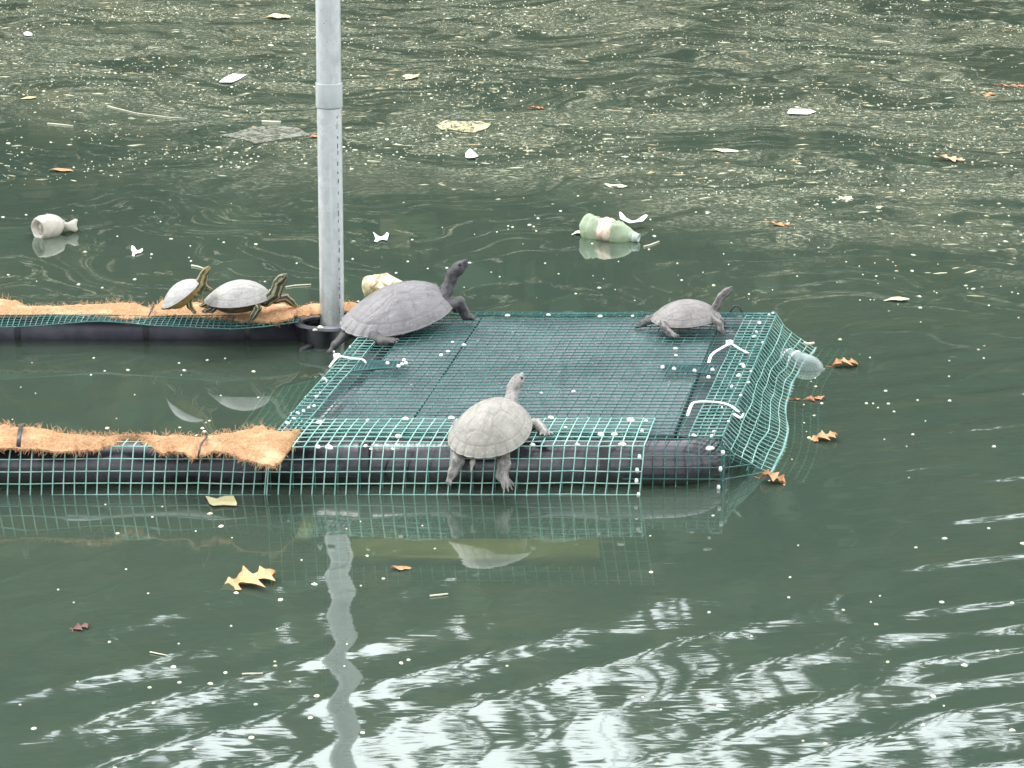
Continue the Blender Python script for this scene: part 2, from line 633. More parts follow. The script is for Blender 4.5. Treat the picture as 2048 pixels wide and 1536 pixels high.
M_COIR = coir_material()
M_FIBRE = simple('coir_fibre', (0.42, 0.23, 0.11), (0.62, 0.38, 0.2), 60, 0.9)

# ------------------------------------------------------------------ the basking platform
DZ = 0.100                                   # height of the wire deck
CELL = 0.0232
FL, FR, BR, BL = P(545, 875, DZ), P(1445, 880, DZ), P(1553, 630, DZ), P(760, 630, DZ)
YF, YB = 0.5 * (FL.y + FR.y), 0.5 * (BR.y + BL.y)
PIPE_R, PIPE_Z, PIPE_Y = 0.055, 0.030, 4.984
WIRE = 0.00140


def deck_x(u, y):
    """x on the deck: u 0..1 from its left to its right side at depth y"""
    q = (y - YF) / (YB - YF)
    l = FL.x + (BL.x - FL.x) * q
    r = FR.x + (BR.x - FR.x) * q
    return l + (r - l) * u


def jit(a=0.0008):
    return RND.uniform(-a, a)


def sag(x, y):
    return 0.0035 * mnoise.noise(Vector((x * 4.0, y * 4.0, 0.7)))


plat = thing('basking_platform', 'square floating turtle platform of grey deck board under green wire mesh', 'platform',
             (0.06, 5.42, 0.0))
PO = Vector(plat.location)


def pbuild(b, name, mats, parent=plat, smooth=True):
    return b.build(name, mats, parent, smooth, origin=PO)


# frame of black pipe (front right corner is rounded)
b = MB()
xc = FR.x - 0.01
pts = [Vector((FL.x - 0.02, PIPE_Y, PIPE_Z)), Vector((0.0, PIPE_Y, PIPE_Z)), Vector((xc - 0.09, PIPE_Y, PIPE_Z))]
for k in range(1, 8):
    a = k / 8 * math.pi / 2
    pts.append(Vector((xc - 0.09 + 0.075 * math.sin(a), PIPE_Y + 0.075 * (1 - math.cos(a)), PIPE_Z)))
pts += [Vector((xc - 0.012, PIPE_Y + 0.10, PIPE_Z)), Vector((xc + 0.06, PIPE_Y + 0.45, PIPE_Z)),
        Vector((BR.x - 0.08, YB - 0.10, PIPE_Z)), Vector((BR.x - 0.14, YB - 0.05, PIPE_Z)), Vector((BL.x + 0.03, YB - 0.05, PIPE_Z))]
b.tube(pts, PIPE_R, 24)
pbuild(b, 'frame_pipe', M_PIPE)
b = MB()
b.tube([Vector((FL.x + 0.08, PIPE_Y + 0.06, PIPE_Z)), Vector((BL.x + 0.06, YB - 0.1, PIPE_Z))], PIPE_R * 0.95, 20)
pbuild(b, 'frame_pipe', M_PIPE)
# couplings on the front pipe
for px in (725, 1212):
    b = MB()
    c = P(px, 905, 0.08)
    b.tube([(c.x - 0.011, PIPE_Y, PIPE_Z), (c.x + 0.011, PIPE_Y, PIPE_Z)], PIPE_R + 0.004, 24)
    edge_split(pbuild(b, 'pipe_clamp', M_BLACK))


def deck_poly(pix, z):
    return [P(x, y, z) for x, y in pix]


def slab(pix, z, th, m, name):
    q = deck_poly(pix, z)
    bb = MB()
    a, b_, c, d = q
    n1, n2 = 16, 14
    top, bot = [], []
    for i in range(n2 + 1):
        l = a.lerp(d, i / n2); r = b_.lerp(c, i / n2)
        row = [l.lerp(r, j / n1) for j in range(n1 + 1)]
        top.append([Vector((p.x, p.y, p.z + sag(p.x, p.y) * 0.6)) for p in row])
        bot.append([p - Vector((0, 0, th)) for p in row])
    bb.grid(top)
    bb.grid([list(reversed(r)) for r in bot])
    rim_t = top[0] + [r[-1] for r in top[1:]] + list(reversed(top[-1][:-1])) + [r[0] for r in reversed(top[1:-1])]
    rim_b = bot[0] + [r[-1] for r in bot[1:]] + list(reversed(bot[-1][:-1])) + [r[0] for r in reversed(bot[1:-1])]
    n = len(rim_t)
    bb.add(rim_t + rim_b, [(i, n + i, n + (i + 1) % n, (i + 1) % n) for i in range(n)])
    o = pbuild(bb, name, m)
    edge_split(o)
    return o


# deck boards: grey panel in two pieces with a seam, dark boards at both sides, a narrow dark slab as the shade of the front gap
slab([(652, 862), (808, 862), (962, 636), (836, 636)], 0.090, 0.016, M_PANEL, 'deck_panel')
slab([(812, 862), (1346, 868), (1440, 636), (966, 636)], 0.090, 0.016, M_PANEL, 'deck_panel')
slab([(560, 872), (646, 864), (830, 634), (766, 634)], 0.078, 0.016, M_DARKPANEL, 'side_board')
slab([(1352, 872), (1436, 878), (1540, 634), (1446, 634)], 0.078, 0.016, M_DARKPANEL, 'side_board')
slab([(640, 882), (1340, 884), (1344, 870), (650, 868)], 0.084, 0.014, M_DARKPANEL, 'front_gap_shade')  # dark slab painted as the shaded gap between panel and pipe


def wire(b, pts, r=WIRE, n=4):
    out = []
    for p in pts:
        v = Vector(p)
        k1 = mnoise.noise_vector(Vector((v.x * 3.1, v.y * 3.1, v.z * 3 + 4)))
        k2 = mnoise.noise_vector(Vector((v.x * 13, v.y * 13, v.z * 9 + 2)))
        out.append((v.x + .0035 * k1.x + .0016 * k2.x + jit(.0004), v.y + .0035 * k1.y + .0016 * k2.y + jit(.0004), v.z + .0016 * k2.z))
    b.tube(out, r, n, cap=False)


# main wire deck: longitudinal wires follow the skewed sides, cross wires run along X
b = MB()
y0f, y_knee = 4.940, 4.945
ncol = 40
nrow = int((YB - y_knee) / CELL)
for i in range(ncol + 1):
    u = i / ncol
    line = []
    for j in range(0, 15):
        y = YB + (y_knee - YB) * j / 14
        x = deck_x(u, y)
        line.append((x, y, DZ + sag(x, y)))
    if u > 0.80 or i % 2 == 0:
        x = deck_x(u, y_knee)
        line += [(x - 0.001, 4.932, DZ - 0.014), (x - 0.002, 4.924, 0.055), (x - 0.003, 4.922, -0.03)]
    wire(b, line)
for j in range(nrow + 1):
    y = y_knee + j * CELL
    line = [(deck_x(k / 12, y), y + 0.0015 * math.sin(k), DZ + 0.0017 + sag(deck_x(k / 12, y), y)) for k in range(13)]
    wire(b, line)
for z in (0.072, 0.046, 0.021, -0.004):
    wire(b, [(deck_x(0.78, y_knee), 4.921, z), (deck_x(0.9, y_knee), 4.9205, z), (deck_x(1.0, y_knee), 4.921, z)])
# doubled selvedge along the sides and the back
for u in (0.0, 1.0):
    wire(b, [(deck_x(u, YB), YB, DZ + .003), (deck_x(u, 0.5 * (YB + YF)), 0.5 * (YB + YF), DZ + .003), (deck_x(u, y_knee), y_knee, DZ + .003)], 0.0022, 6)
wire(b, [(deck_x(0, YB), YB, DZ + .002), (deck_x(.5, YB), YB, DZ + .003), (deck_x(1, YB), YB, DZ + .002)], 0.003, 6)
pbuild(b, 'wire_mesh', M_WIRE)

# folded-over mesh strip along the right side and along the left side
for (u0, u1, ya, yb_) in ((0.925, 1.0, YB - 0.01, y_knee), (0.0, 0.05, YB - 0.22, y_knee + 0.02)):
    b = MB()
    n = 5 if u0 > 0.5 else 3
    for i in range(n):
        u = u0 + (u1 - u0) * i / (n - 1)
        wire(b, [(deck_x(u, y), y, DZ + 0.006 + sag(deck_x(u, y), y)) for y in np.linspace(ya, yb_, 9)])
    for y in np.arange(yb_, ya, CELL * 0.98):
        wire(b, [(deck_x(u0, y), y, DZ + 0.0075), (deck_x(u1, y), y, DZ + 0.0075)])
    pbuild(b, 'edge_strip', M_WIRE_MID)
# back selvedge strip
b = MB()
for k in range(3):
    wire(b, [(deck_x(u, YB - .012 * k), YB - .012 * k, DZ + .006) for u in np.linspace(0.2, 1, 9)])
for u in np.arange(0.2, 1.0, CELL):
    wire(b, [(deck_x(u, YB), YB, DZ + .0065), (deck_x(u, YB - .024), YB - .024, DZ + .0065)])
pbuild(b, 'edge_strip', M_WIRE)


def front_overlay(px0, px1, top_y, deep=0.32):
    """pale mesh laid over the front pipe: on the deck, over the knee, down to the water and on below it"""
    x0, x1 = P(px0, 985, 0).x, P(px1, 985, 0).x
    b = MB()
    skew = 0.19
    n = max(1, round((x1 - x0) / CELL))
    ky, kz = 4.898, 0.101

    def pt(x, s):
        """s: distance along the section; 0 = knee"""
        dz = 0.0028 * mnoise.noise(Vector((x * 3, 1.3, 0)))
        if s < 0:
            y = ky - s
            return (x + skew * (-s) + 0.009, y, kz + 0.006 * min(1, -s * 14) + sag(x, y) + dz)
        if s <= 0.101:
            return (x + 0.009 * (1 - s / 0.101), ky - 0.016 * s / 0.101 - 0.006 * math.sin(s / 0.101 * math.pi), kz + dz - s)
        e = s - 0.101
        return (x + 0.10 * e, ky - 0.016 - e * 0.80, kz + dz - 0.101 - e * 0.60)
    ss = ([-top_y] + [-top_y * k / 4 for k in (3, 2, 1)] if top_y > 0 else []) + [q for q in (0, 0.03, 0.065, 0.101, 0.13, 0.16, 0.24, 0.32) if q <= deep]
    for i in range(n + 1):
        x = x0 + (x1 - x0) * i / n
        wire(b, [pt(x, s) for s in ss], 0.00155)
    rows = [0, 0.0245, 0.050, 0.0755, 0.101] + [0.101 + CELL * k for k in range(1, 10) if 0.101 + CELL * k <= deep + .002]
    k = 1
    while k * CELL <= top_y:
        rows.append(-k * CELL)
        k += 1
    for s in rows:
        wire(b, [pt(x0 + (x1 - x0) * k / 16, s + 0.0012) for k in range(17)], 0.00140)
    # pale ends of the cut wires at the right border
    return b


b = front_overlay(535, 1279, 0.165)
pbuild(b, 'mesh_overlay', M_WIRE_PALE)

# right skirt: flared mesh from the deck edge down to the water and on below it
b = MB()
rim_f, rim_b = P(1532, 945, 0), P(1622, 696, 0)
sub_f, sub_b = P(1612, 970, -0.05), P(1700, 700, -0.05)


def sk(q, s):
    y = y_knee + (YB - y_knee) * q
    e = Vector((deck_x(1, y), y, DZ))
    bulge = 0.018 * math.sin(q * math.pi * 2.0 + 0.6)
    rim = rim_f.lerp(rim_b, q) + Vector((bulge, 0, 0))
    sub = sub_f.lerp(sub_b, q) + Vector((bulge, 0, 0))
    if s <= 1:
        v = e.lerp(rim, s)
        v.z -= 0.012 * math.sin(s * math.pi)
        k = mnoise.noise_vector(Vector((q * 7.0, s * 2.2, 5.1)))
        v += Vector((k.x * 0.012, k.y * 0.010, k.z * 0.009)) * math.sin(min(1, s * 1.2) * math.pi * 0.8)
        return v
    return rim.lerp(sub, s - 1)


for i in range(10):
    s = i / 5
    wire(b, [sk(q, s) for q in np.linspace(0, 1, 27)], 0.0014 if i < 6 else 0.0022)
for q in np.linspace(0, 1, 42):
    wire(b, [sk(q, 0), sk(q, 0.25), sk(q, 0.5), sk(q, 0.75), sk(q, 1)])
    wire(b, [sk(q, 1), sk(q, 1.9)], 0.0019)
for q in np.linspace(0, 1, 84):
    p_ = sk(q, 1.0)
    b.tube([p_ + Vector((-.003, 0, -.002)), p_ + Vector((.004, 0, .003))], 0.002, 5)
pbuild(b, 'mesh_skirt', M_WIRE_PALE)
# a second, darker layer of mesh folded underneath
b = MB()
def sk2(q, s):
    v = sk(q, s)
    return v + Vector((-0.016 - 0.010 * s, 0.004, -0.014 * (1 - s) - 0.006))
for i in range(7):
    wire(b, [sk2(q, 0.08 + i * 0.16) for q in np.linspace(0, 1, 21)], 0.0015)
for q in np.linspace(0.01, 0.99, 64):
    wire(b, [sk2(q, 0.05), sk2(min(1, q + .012), 0.4), sk2(min(1, q + .02), 0.75), sk2(min(1, q + .02), 1.05)], 0.0016)
pbuild(b, 'mesh_skirt', M_WIRE)
# front face of that skirt: the triangle that closes it
b = MB()
for k in range(6):
    q = k / 5
    a_ = Vector((deck_x(1, y_knee), y_knee - 0.02, DZ - 0.03)).lerp(Vector((deck_x(1, y_knee), y_knee - 0.02, -0.06)), q)
    wire(b, [a_, sk(0, min(1.9, q * 1.6 + 0.3))])
for k in range(5):
    s = 0.2 + 0.35 * k
    wire(b, [sk(0, s), Vector((sk(0, s).x - 0.01, sk(0, s).y - 0.01, -0.09))])
wire(b, [(deck_x(1, y_knee), y_knee - .02, DZ), (deck_x(1, y_knee) + .002, y_knee - .022, 0.05), (deck_x(1, y_knee), y_knee - .024, -0.08)], 0.003, 6)
pbuild(b, 'mesh_skirt', M_WIRE)

# left skirt: short fall, then a wide submerged apron
b = MB()


def skl(q, s):
    y = y_knee + 0.03 + (YB - 0.16 - y_knee) * q
    e = Vector((deck_x(0, y), y, DZ))
    if s <= 1:
        return e + Vector((-0.028 * s - 0.008 * math.sin(s * math.pi) - 0.01 * math.sin(q * 7) * s, 0, -DZ * s))
    d = s - 1
    return e + Vector((-0.028 - 0.01 * math.sin(q * 7) - 0.19 * d, -0.02 * d, -DZ - 0.045 * d))


for i in range(6):
    wire(b, [skl(q, i / 5) for q in np.linspace(0, 1, 15)], 0.0014)
for q in np.linspace(0, 1, 46):
    wire(b, [skl(q, 0), skl(q, 0.5), skl(q, 1)], 0.0011)
pbuild(b, 'mesh_skirt', M_WIRE_PALE)
b = MB()
for i in range(1, 11):
    wire(b, [skl(q, 1 + i / 9) for q in np.linspace(0, 1, 15)], 0.0024)
for q in np.linspace(0, 1, 50):
    wire(b, [skl(q, 1), skl(min(1, q + .01), 1.5), skl(q, 2.1 - 0.5 * max(0, q - .6))], 0.0022)
pbuild(b, 'sunken_apron', simple('sunken_wire', (0.22, 0.62, 0.50), (0.42, 0.78, 0.66), 40, 0.5))  # wire green brightened to make up for light lost under water

# teal repair strips tied to the deck on both sides
for pix, heads in (([(706, 742), (806, 735), (812, 722), (716, 727)], [(808, 721), (804, 729), (812, 727), (775, 727), (797, 733)]),
                   ([(1322, 744), (1428, 748), (1436, 733), (1330, 730)], [(1325, 735), (1348, 738), (1389, 742), (1425, 740), (1417, 755)])):
    b = MB()
    q = [P(x, y, DZ + 0.008) for x, y in pix]
    for k in range(7):
        l_, r2_ = q[0].lerp(q[3], k / 6), q[1].lerp(q[2], k / 6)
        wire(b, [l_, l_.lerp(r2_, .5) + Vector((0, 0, .002)), r2_], 0.0019 if k in (0, 6) else 0.0014)
    for k in range(13):
        wire(b, [q[0].lerp(q[1], k / 12), q[3].lerp(q[2], k / 12)], 0.0017)
    st_ = pbuild(b, 'mesh_strip', M_STRIP)
    for hx, hy in heads:
        b = MB()
        c = P(hx, hy, DZ + 0.012)
        b.lathe([(0.0001, -.003), (.0042, -.002), (.0048, .001), (.0030, .0042), (.0001, .005)], 9, Matrix.Translation(c))
        b.build('tie_head', M_TIE, st_, origin=PO)


def strap(pix, zs, m=M_TIE, w_=0.0037, parent=plat, head=None, name='cable_tie'):
    pts = [P(x, y, z) for (x, y), z in zip(pix, zs)]
    fine = []
    for i in range(len(pts) - 1):
        for k in range(4):
            p0, p1, p2, p3 = pts[max(i - 1, 0)], pts[i], pts[i + 1], pts[min(i + 2, len(pts) - 1)]
            tt = k / 4
            fine.append(0.5 * ((2 * p1) + (p2 - p0) * tt + (2 * p0 - 5 * p1 + 4 * p2 - p3) * tt ** 2 + (-p0 + 3 * p1 - 3 * p2 + p3) * tt ** 3))
    fine.append(pts[-1])
    bb = MB()
    bb.tube(fine, w_, 8, flat=0.45)
    if head:
        c = P(*head)
        bb.box(c, (0.014, 0.011, 0.012), Matrix.Rotation(0.5, 3, 'Z'))
    return bb.build(name, m, parent, origin=Vector(parent.location))


strap([(659, 735), (668, 722), (680, 713), (705, 717), (722, 718), (730, 723), (736, 733)],
      [.10, .112, .118, .118, .117, .112, .10], head=(674, 713, .118))
strap([(1417, 728), (1423, 710), (1440, 698), (1461, 688), (1478, 697), (1499, 708)], [.10, .110, .114, .117, .113, .106],
      head=(1459, 686, .119))
strap([(1375, 832), (1382, 812), (1392, 804), (1430, 804), (1458, 810), (1478, 824)], [.10, .109, .112, .112, .110, .104])
strap([(1468, 828), (1482, 836), (1486, 828)], [.108, .108, .115], w_=0.0042)
# hooked wire loop at the back
b = MB()
c = P(1472, 629, DZ)
b.tube([c + Vector((-.012, 0, 0)), c + Vector((-.013, 0, .012)), c + Vector((-.004, 0, .022)), c + Vector((.006, 0, .02)),
        c + Vector((.012, 0, .012)), c + Vector((.014, 0, 0))], 0.0022, 7)
pbuild(b, 'wire_loop', M_BLACK)
# knots of the pale ties along the right edge and the left edge, and down the overlay border
knots = [(1546, 626), (1538, 630), (1519, 646), (1513, 664), (1508, 673), (1525, 685), (1484, 729), (1487, 733), (1478, 750),
         (1502, 743), (1463, 773), (1481, 791), (1444, 815), (1457, 843), (1427, 863), (1423, 872), (1497, 765), (1476, 752),
         (671, 712), (668, 704), (648, 758), (653, 762), (633, 793), (618, 815), (628, 812), (596, 826), (588, 837),
         (575, 846), (607, 822), (640, 786), (700, 694), (1292, 842), (1284, 862)]
for kx, ky_ in knots:
    b = MB()
    c = P(kx, ky_, DZ + 0.012)
    r = RND.uniform(0.0032, 0.0052)
    b.lathe([(0.0001, -.003), (r * .9, -.0015), (r * 1.0, .0008), (r * .6, .0026), (0.0001, .003)], 8, Matrix.Translation(c) @ Matrix.Rotation(RND.uniform(-.9, .9), 4, 'X') @ Matrix.Rotation(RND.uniform(0, 3), 4, 'Z') @ Matrix.Diagonal((RND.uniform(.7, 1.5), RND.uniform(.6, 1), 1, 1)), jig=crumple(kx * .37, .0016, 1, 300))
    pbuild(b, 'tie_knot', M_TIE)
for kx, ky_, yy in ((1279, 914, 4.893), (1274, 941, 4.889), (1273, 962, 4.886), (1277, 990, 4.88), (1441, 938, 4.918), (1437, 975, 4.916), (1446, 905, 4.922)):
    b = MB()
    c = Q(kx, ky_, yy)
    b.lathe([(0.0001, -.006), (.0035, -.004), (.0042, 0), (.0030, .005), (0.0001, .006)], 8, Matrix.Translation(c))
    pbuild(b, 'tie_knot', M_TIE)

# yellowed plank sunk under the front mesh
b = MB()
a_, c_ = P(702, 1128, -0.065), P(1198, 1128, -0.065)
b.box(((a_.x + c_.x) / 2, a_.y, -0.04), (c_.x - a_.x, 0.095, 0.022))
M_PLANK = simple('wet_plank', (0.60, 0.42, 0.08), (0.74, 0.56, 0.16), 12, 0.7)
tag(b.build('sunken_plank', M_PLANK, origin=Vector(((a_.x + c_.x) / 2, a_.y, -0.06))),
    'yellowish plank sunk just under the water in front of the platform', 'plank')
b = MB()
c_ = P(612, 1062, -0.05)
b.box(c_, (0.03, 0.12, 0.02))
tag(b.build('sunken_plank', M_PLANK, origin=c_), 'short yellowish plank end sunk beside the mirrored pole', 'plank')

# ------------------------------------------------------------------ coir mats
def interp(prof, x):
    return float(np.interp(x, [a for a, _ in prof], [b_ for _, b_ in prof]))


def coir_mat(top, bot, z_top, z_bot, name, parent, seed, arch=0.012, fibre=260, x_from=None, x_to=None):
    x0, x1 = top[0][0], top[-1][0]
    n = int((x1 - x0) / 5)
    m = 7
    O = Vector(parent.location)
    up, lo = [], []
    edge = []
    for i in range(n + 1):
        px = x0 + (x1 - x0) * i / n
        nt = 2.2 * mnoise.noise(Vector((px * 0.11, seed, 0))) + 1.5 * mnoise.noise(Vector((px * 0.5, seed, 2)))
        nb = 3.0 * mnoise.noise(Vector((px * 0.10, seed, 5))) + 1.8 * mnoise.noise(Vector((px * 0.5, seed, 7)))
        a = P(px, interp(top, px) + nt, z_top)
        c = P(px, interp(bot, px) + nb, z_bot)
        row = []
        for j in range(m + 1):
            q = j / m
            p = a.lerp(c, q)
            p.z += arch * math.sin(math.pi * min(1, q * 1.05)) ** 0.8 * (0.8 + 0.5 * mnoise.noise(Vector((p.x * 9, p.y * 9, seed))))
            p.z += 0.003 * mnoise.noise(Vector((p.x * 40, p.y * 40, seed)))
            row.append(p)
        up.append(row)
        lo.append([p - Vector((0, 0, 0.0045)) for p in row])
        edge.append((row[0], row[-1]))
    b = MB()
    b.grid(up)
    b.grid([list(reversed(r)) for r in lo])
    rim_t = [r[0] for r in up] + up[-1][1:] + [r[-1] for r in reversed(up[:-1])] + list(reversed(up[0][1:-1]))
    rim_b = [r[0] for r in lo] + lo[-1][1:] + [r[-1] for r in reversed(lo[:-1])] + list(reversed(lo[0][1:-1]))
    k = len(rim_t)
    b.add(rim_t + rim_b, [(i, (i + 1) % k, k + (i + 1) % k, k + i) for i in range(k)])
    rr = random.Random(int(seed * 10))
    for _ in range(fibre):
        r = rr.random()
        if r < 0.72:
            e = edge[rr.randrange(len(edge))]
            p = e[0] if r < 0.36 else e[1]
            d = Vector((rr.uniform(-1, 1), rr.uniform(-.3, .3) + (0.5 if r < .36 else -0.5), rr.uniform(-.3, 1) if r < .36 else rr.uniform(-1, .3)))
        else:
            row = up[rr.randrange(len(up))]
            p = row[rr.randrange(len(row))]
            d = Vector((rr.uniform(-1, 1), rr.uniform(-1, 1), rr.uniform(0.0, .7)))
        d.normalize()
        ln = rr.uniform(0.006, 0.018)
        mid = p + d * ln * 0.5 + Vector((0, 0, rr.uniform(-.002, .003)))
        end = p + d * ln + Vector((rr.uniform(-.004, .004), 0, rr.uniform(-.004, .002)))
        b.tube([p, mid, end], [.0006, .0005, .0003], 3, cap=False, mi=1)
    return b.build(name, [M_COIR, M_FIBRE], parent, origin=O)


# ------------------------------------------------------------------ front boom
boom = thing('floating_boom', 'black pipe boom in front, wrapped in pale green mesh under frayed coir', 'boom', (-0.95, 4.95, 0))
BO = Vector(boom.location)
b = MB()
b.tube([(-1.9, PIPE_Y, PIPE_Z), (-1.2, PIPE_Y, PIPE_Z), (FL.x - 0.022, PIPE_Y, PIPE_Z)], PIPE_R, 24)
b.build('pipe', M_PIPE, boom, origin=BO)
b = front_overlay(-160, 531, 0.04, 0.13)
b.build('wire_mesh', M_WIRE_PALE, boom, origin=BO)
ft = [(-120, 850), (0, 848), (20, 850), (50, 855), (60, 852), (95, 858), (125, 866), (200, 871), (380, 871), (412, 875), (440, 868), (470, 864), (510, 853), (528, 851), (534, 858), (560, 861), (603, 862)]
fb = [(-120, 898), (0, 897), (60, 897), (110, 903), (190, 899), (222, 892), (245, 881), (275, 881), (300, 893), (322, 905), (345, 903), (368, 906), (388, 914), (412, 906), (430, 901), (455, 904), (478, 915), (510, 924), (545, 931), (562, 922), (580, 897), (603, 868)]
coir_mat(ft, fb, 0.108, 0.100, 'coir_mat', boom, 1.3, 0.010, 1000)
strap([(43, 852), (40, 862), (38, 878), (37, 893)], [.118, .13, .128, .112], M_TIEDARK, 0.005, boom)
strap([(414, 874), (404, 886), (399, 900), (396, 916)], [.114, .126, .126, .106], M_TIEDARK, 0.0022, boom)

# ------------------------------------------------------------------ far boom
fboom = thing('floating_boom', 'far black pipe boom topped with coir strip where two turtles rest', 'boom', (-0.95, 6.02, 0))
FO = Vector(fboom.location)
FY = P(300, 679, 0).y + 0.042
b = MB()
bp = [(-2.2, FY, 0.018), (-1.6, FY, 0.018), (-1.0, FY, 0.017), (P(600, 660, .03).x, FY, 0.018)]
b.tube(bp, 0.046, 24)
b.build('pipe', M_PIPE_FADED_LIT, fboom, origin=FO)
b = MB()
b.tube([(P(640, 625, .06).x, FY + 0.03, 0.028), (P(760, 625, .06).x, FY + 0.02, 0.028)], 0.044, 20)
b.build('pipe', M_PIPE, fboom, origin=FO)
for px in (32, 290, 493):
    b = MB()
    c = P(px, 660, .03)
    b.tube([(c.x - 0.007, FY, 0.018), (c.x + 0.007, FY, 0.018)], 0.049, 24)
    edge_split(b.build('pipe_clamp', M_BLACK, fboom, origin=FO))
# mesh apron lying over the pipe, its front hem sagging
hem = [(-160, 655), (0, 655), (80, 651), (190, 642), (240, 645), (300, 650), (380, 655), (470, 658), (540, 652), (598, 643)]
apr = [(-160, 628), (0, 630), (200, 630), (300, 632), (480, 630), (600, 622)]
b = MB()
nx = 66
for i in range(nx + 1):
    px = -160 + (758) * i / nx
    a_, c_ = P(px + 10, interp(apr, px), 0.076), P(px, interp(hem, px), 0.066)
    wire(b, [a_, a_.lerp(c_, .5) + Vector((0, 0, .003)), c_])
for k in range(6):
    q = k / 5
    wire(b, [P(px, interp(apr, px), 0.076).lerp(P(px, interp(hem, px), 0.066), q) for px in np.linspace(-160, 598, 24)], 0.0019 if k == 5 else WIRE)
b.build('wire_mesh', M_WIRE, fboom, origin=FO)
coir_mat([(-160, 600), (0, 599), (30, 600), (52, 611), (95, 613), (200, 607), (270, 606), (296, 615), (310, 614)],
         [(-160, 632), (0, 630), (100, 630), (200, 632), (250, 637), (310, 634)], 0.070, 0.074, 'coir_mat', fboom, 4.1, 0.008, 500)
coir_mat([(300, 616), (330, 600), (400, 606), (480, 606), (570, 608), (600, 618)],
         [(300, 634), (345, 628), (390, 632), (470, 640), (540, 643), (570, 640), (600, 628)], 0.070, 0.074, 'coir_mat', fboom, 6.2, 0.009, 450)
coir_mat([(596, 618), (620, 609), (660, 606), (735, 607)],
         [(596, 632), (620, 629), (660, 624), (735, 621)], 0.080, 0.080, 'coir_mat', fboom, 8.7, 0.012, 120)
strap([(307, 612), (302, 622), (297, 632)], [.088, .094, .078], M_TIEDARK, 0.003, fboom)

# ------------------------------------------------------------------ pole and its sleeve
def galv_material():
    m, t = mat('galvanised_steel')
    v = coords(t)
    n = t.voro(t.mapping(v, (1, 1, .6)), 85, 'F1', 'Color')
    n1 = t.noise(v, 12, 5, 0.65)
    st = t.noise(t.mapping(v, (90, 90, 2.2)), 1.0, 4, 0.6)
    sep = t.new('ShaderNodeSeparateColor')
    t.l.new(n, sep.inputs[0])
    col = t.mix(sep.outputs[0], (0.52, 0.54, 0.54), (0.62, 0.635, 0.63))
    col = t.mix(t.step(n1, 0.5, 0.75), col, (0.42, 0.44, 0.445))
    col = t.mix(t.step(st, 0.52, 0.78, 0, 0.55), col, (0.70, 0.71, 0.70))
    pz = t.new('ShaderNodeSeparateXYZ')
    t.l.new(v, pz.inputs[0])
    stain = t.step(t.m('MULTIPLY_ADD', st, 0.10, pz.outputs[2]), 0.20, 0.06)
    col = t.mix(t.m('MULTIPLY', stain, 0.6), col, (0.20, 0.21, 0.17))
    pbr(t, col, t.step(n1, 0.3, 0.7, 0.24, 0.40), 0.45, t.bump(n1, 0.0004), 0.5)
    return m


M_GALV = galv_material()
base = P(665, 685, 0)
PR = 0.0305
pole = thing('steel_pole', 'tall galvanised steel pole standing in the water beside the platform', 'pole', (base.x, base.y, 0))
PLO = Vector(pole.location)
lean = Vector((0.0085, 0.0, 1.0)).normalized()
pm = Matrix.Translation(PLO) @ Vector((0, 0, 1)).rotation_difference(lean).to_matrix().to_4x4()
zc0, zc1 = 0.598, 0.655                      # collar
b = MB()
b.lathe([(PR, -1.0), (PR, 0.3), (PR, zc0 - 0.002)], 40, pm)
b.lathe([(PR - .0003, zc1), (PR - .0003, 0.8), (PR - .0003, 0.93), (PR - .001, 0.931), (PR - .001, 0.934), (PR - .0003, 0.935), (PR - .0003, 2.35), (0.001, 2.352)], 40, pm)
edge_split(b.build('pipe', M_GALV, pole, origin=PLO), 30)
b = MB()
b.lathe([(PR - .002, zc0 - .001), (PR + .0024, zc0), (PR + .0030, zc0 + .002), (PR + .0030, zc1 - .003), (PR + .0034, zc1 + .001), (PR - .001, zc1 + .002)], 40, pm)
edge_split(b.build('collar', simple('bright_steel', (0.55, 0.58, 0.58), (0.70, 0.72, 0.71), 3, 0.24, 0.0, 0.55), pole, origin=PLO), 35)
# printed stamp running down the pipe
M_INK = simple('stamp_ink', (0.07, 0.075, 0.085), (0.13, 0.135, 0.145), 90, 0.6)
zz = zc0 - 0.02
rs = random.Random(3)
while zz > 0.06:
    ln = rs.uniform(0.003, 0.014)
    a0 = math.radians(-50 + rs.uniform(-1.5, 1.5))
    da = math.radians(rs.uniform(2.5, 6))
    b = MB()
    rows = [[pm @ Vector(((PR + .0004) * math.cos(a0 + da * u), (PR + .0004) * math.sin(a0 + da * u), zz - ln * v)) for u in (0, .5, 1)] for v in (0, 1)]
    b.grid(rows)
    b.build('printed_mark', M_INK, pole, smooth=False, origin=PLO)
    zz -= ln + rs.uniform(0.003, 0.022)

sleeve = thing('pole_sleeve', 'black plastic sleeve with flange riding around the steel pole', 'sleeve', (base.x, base.y, 0))
SO = Vector(sleeve.location)
ax, ay = base.x, base.y
body_c = Vector((P(638, 690, .02).x, ay - 0.012, 0))
b = MB()
tz = 0.052
ring_c = Vector((P(634, 652, tz).x, ay + 0.008, 0))
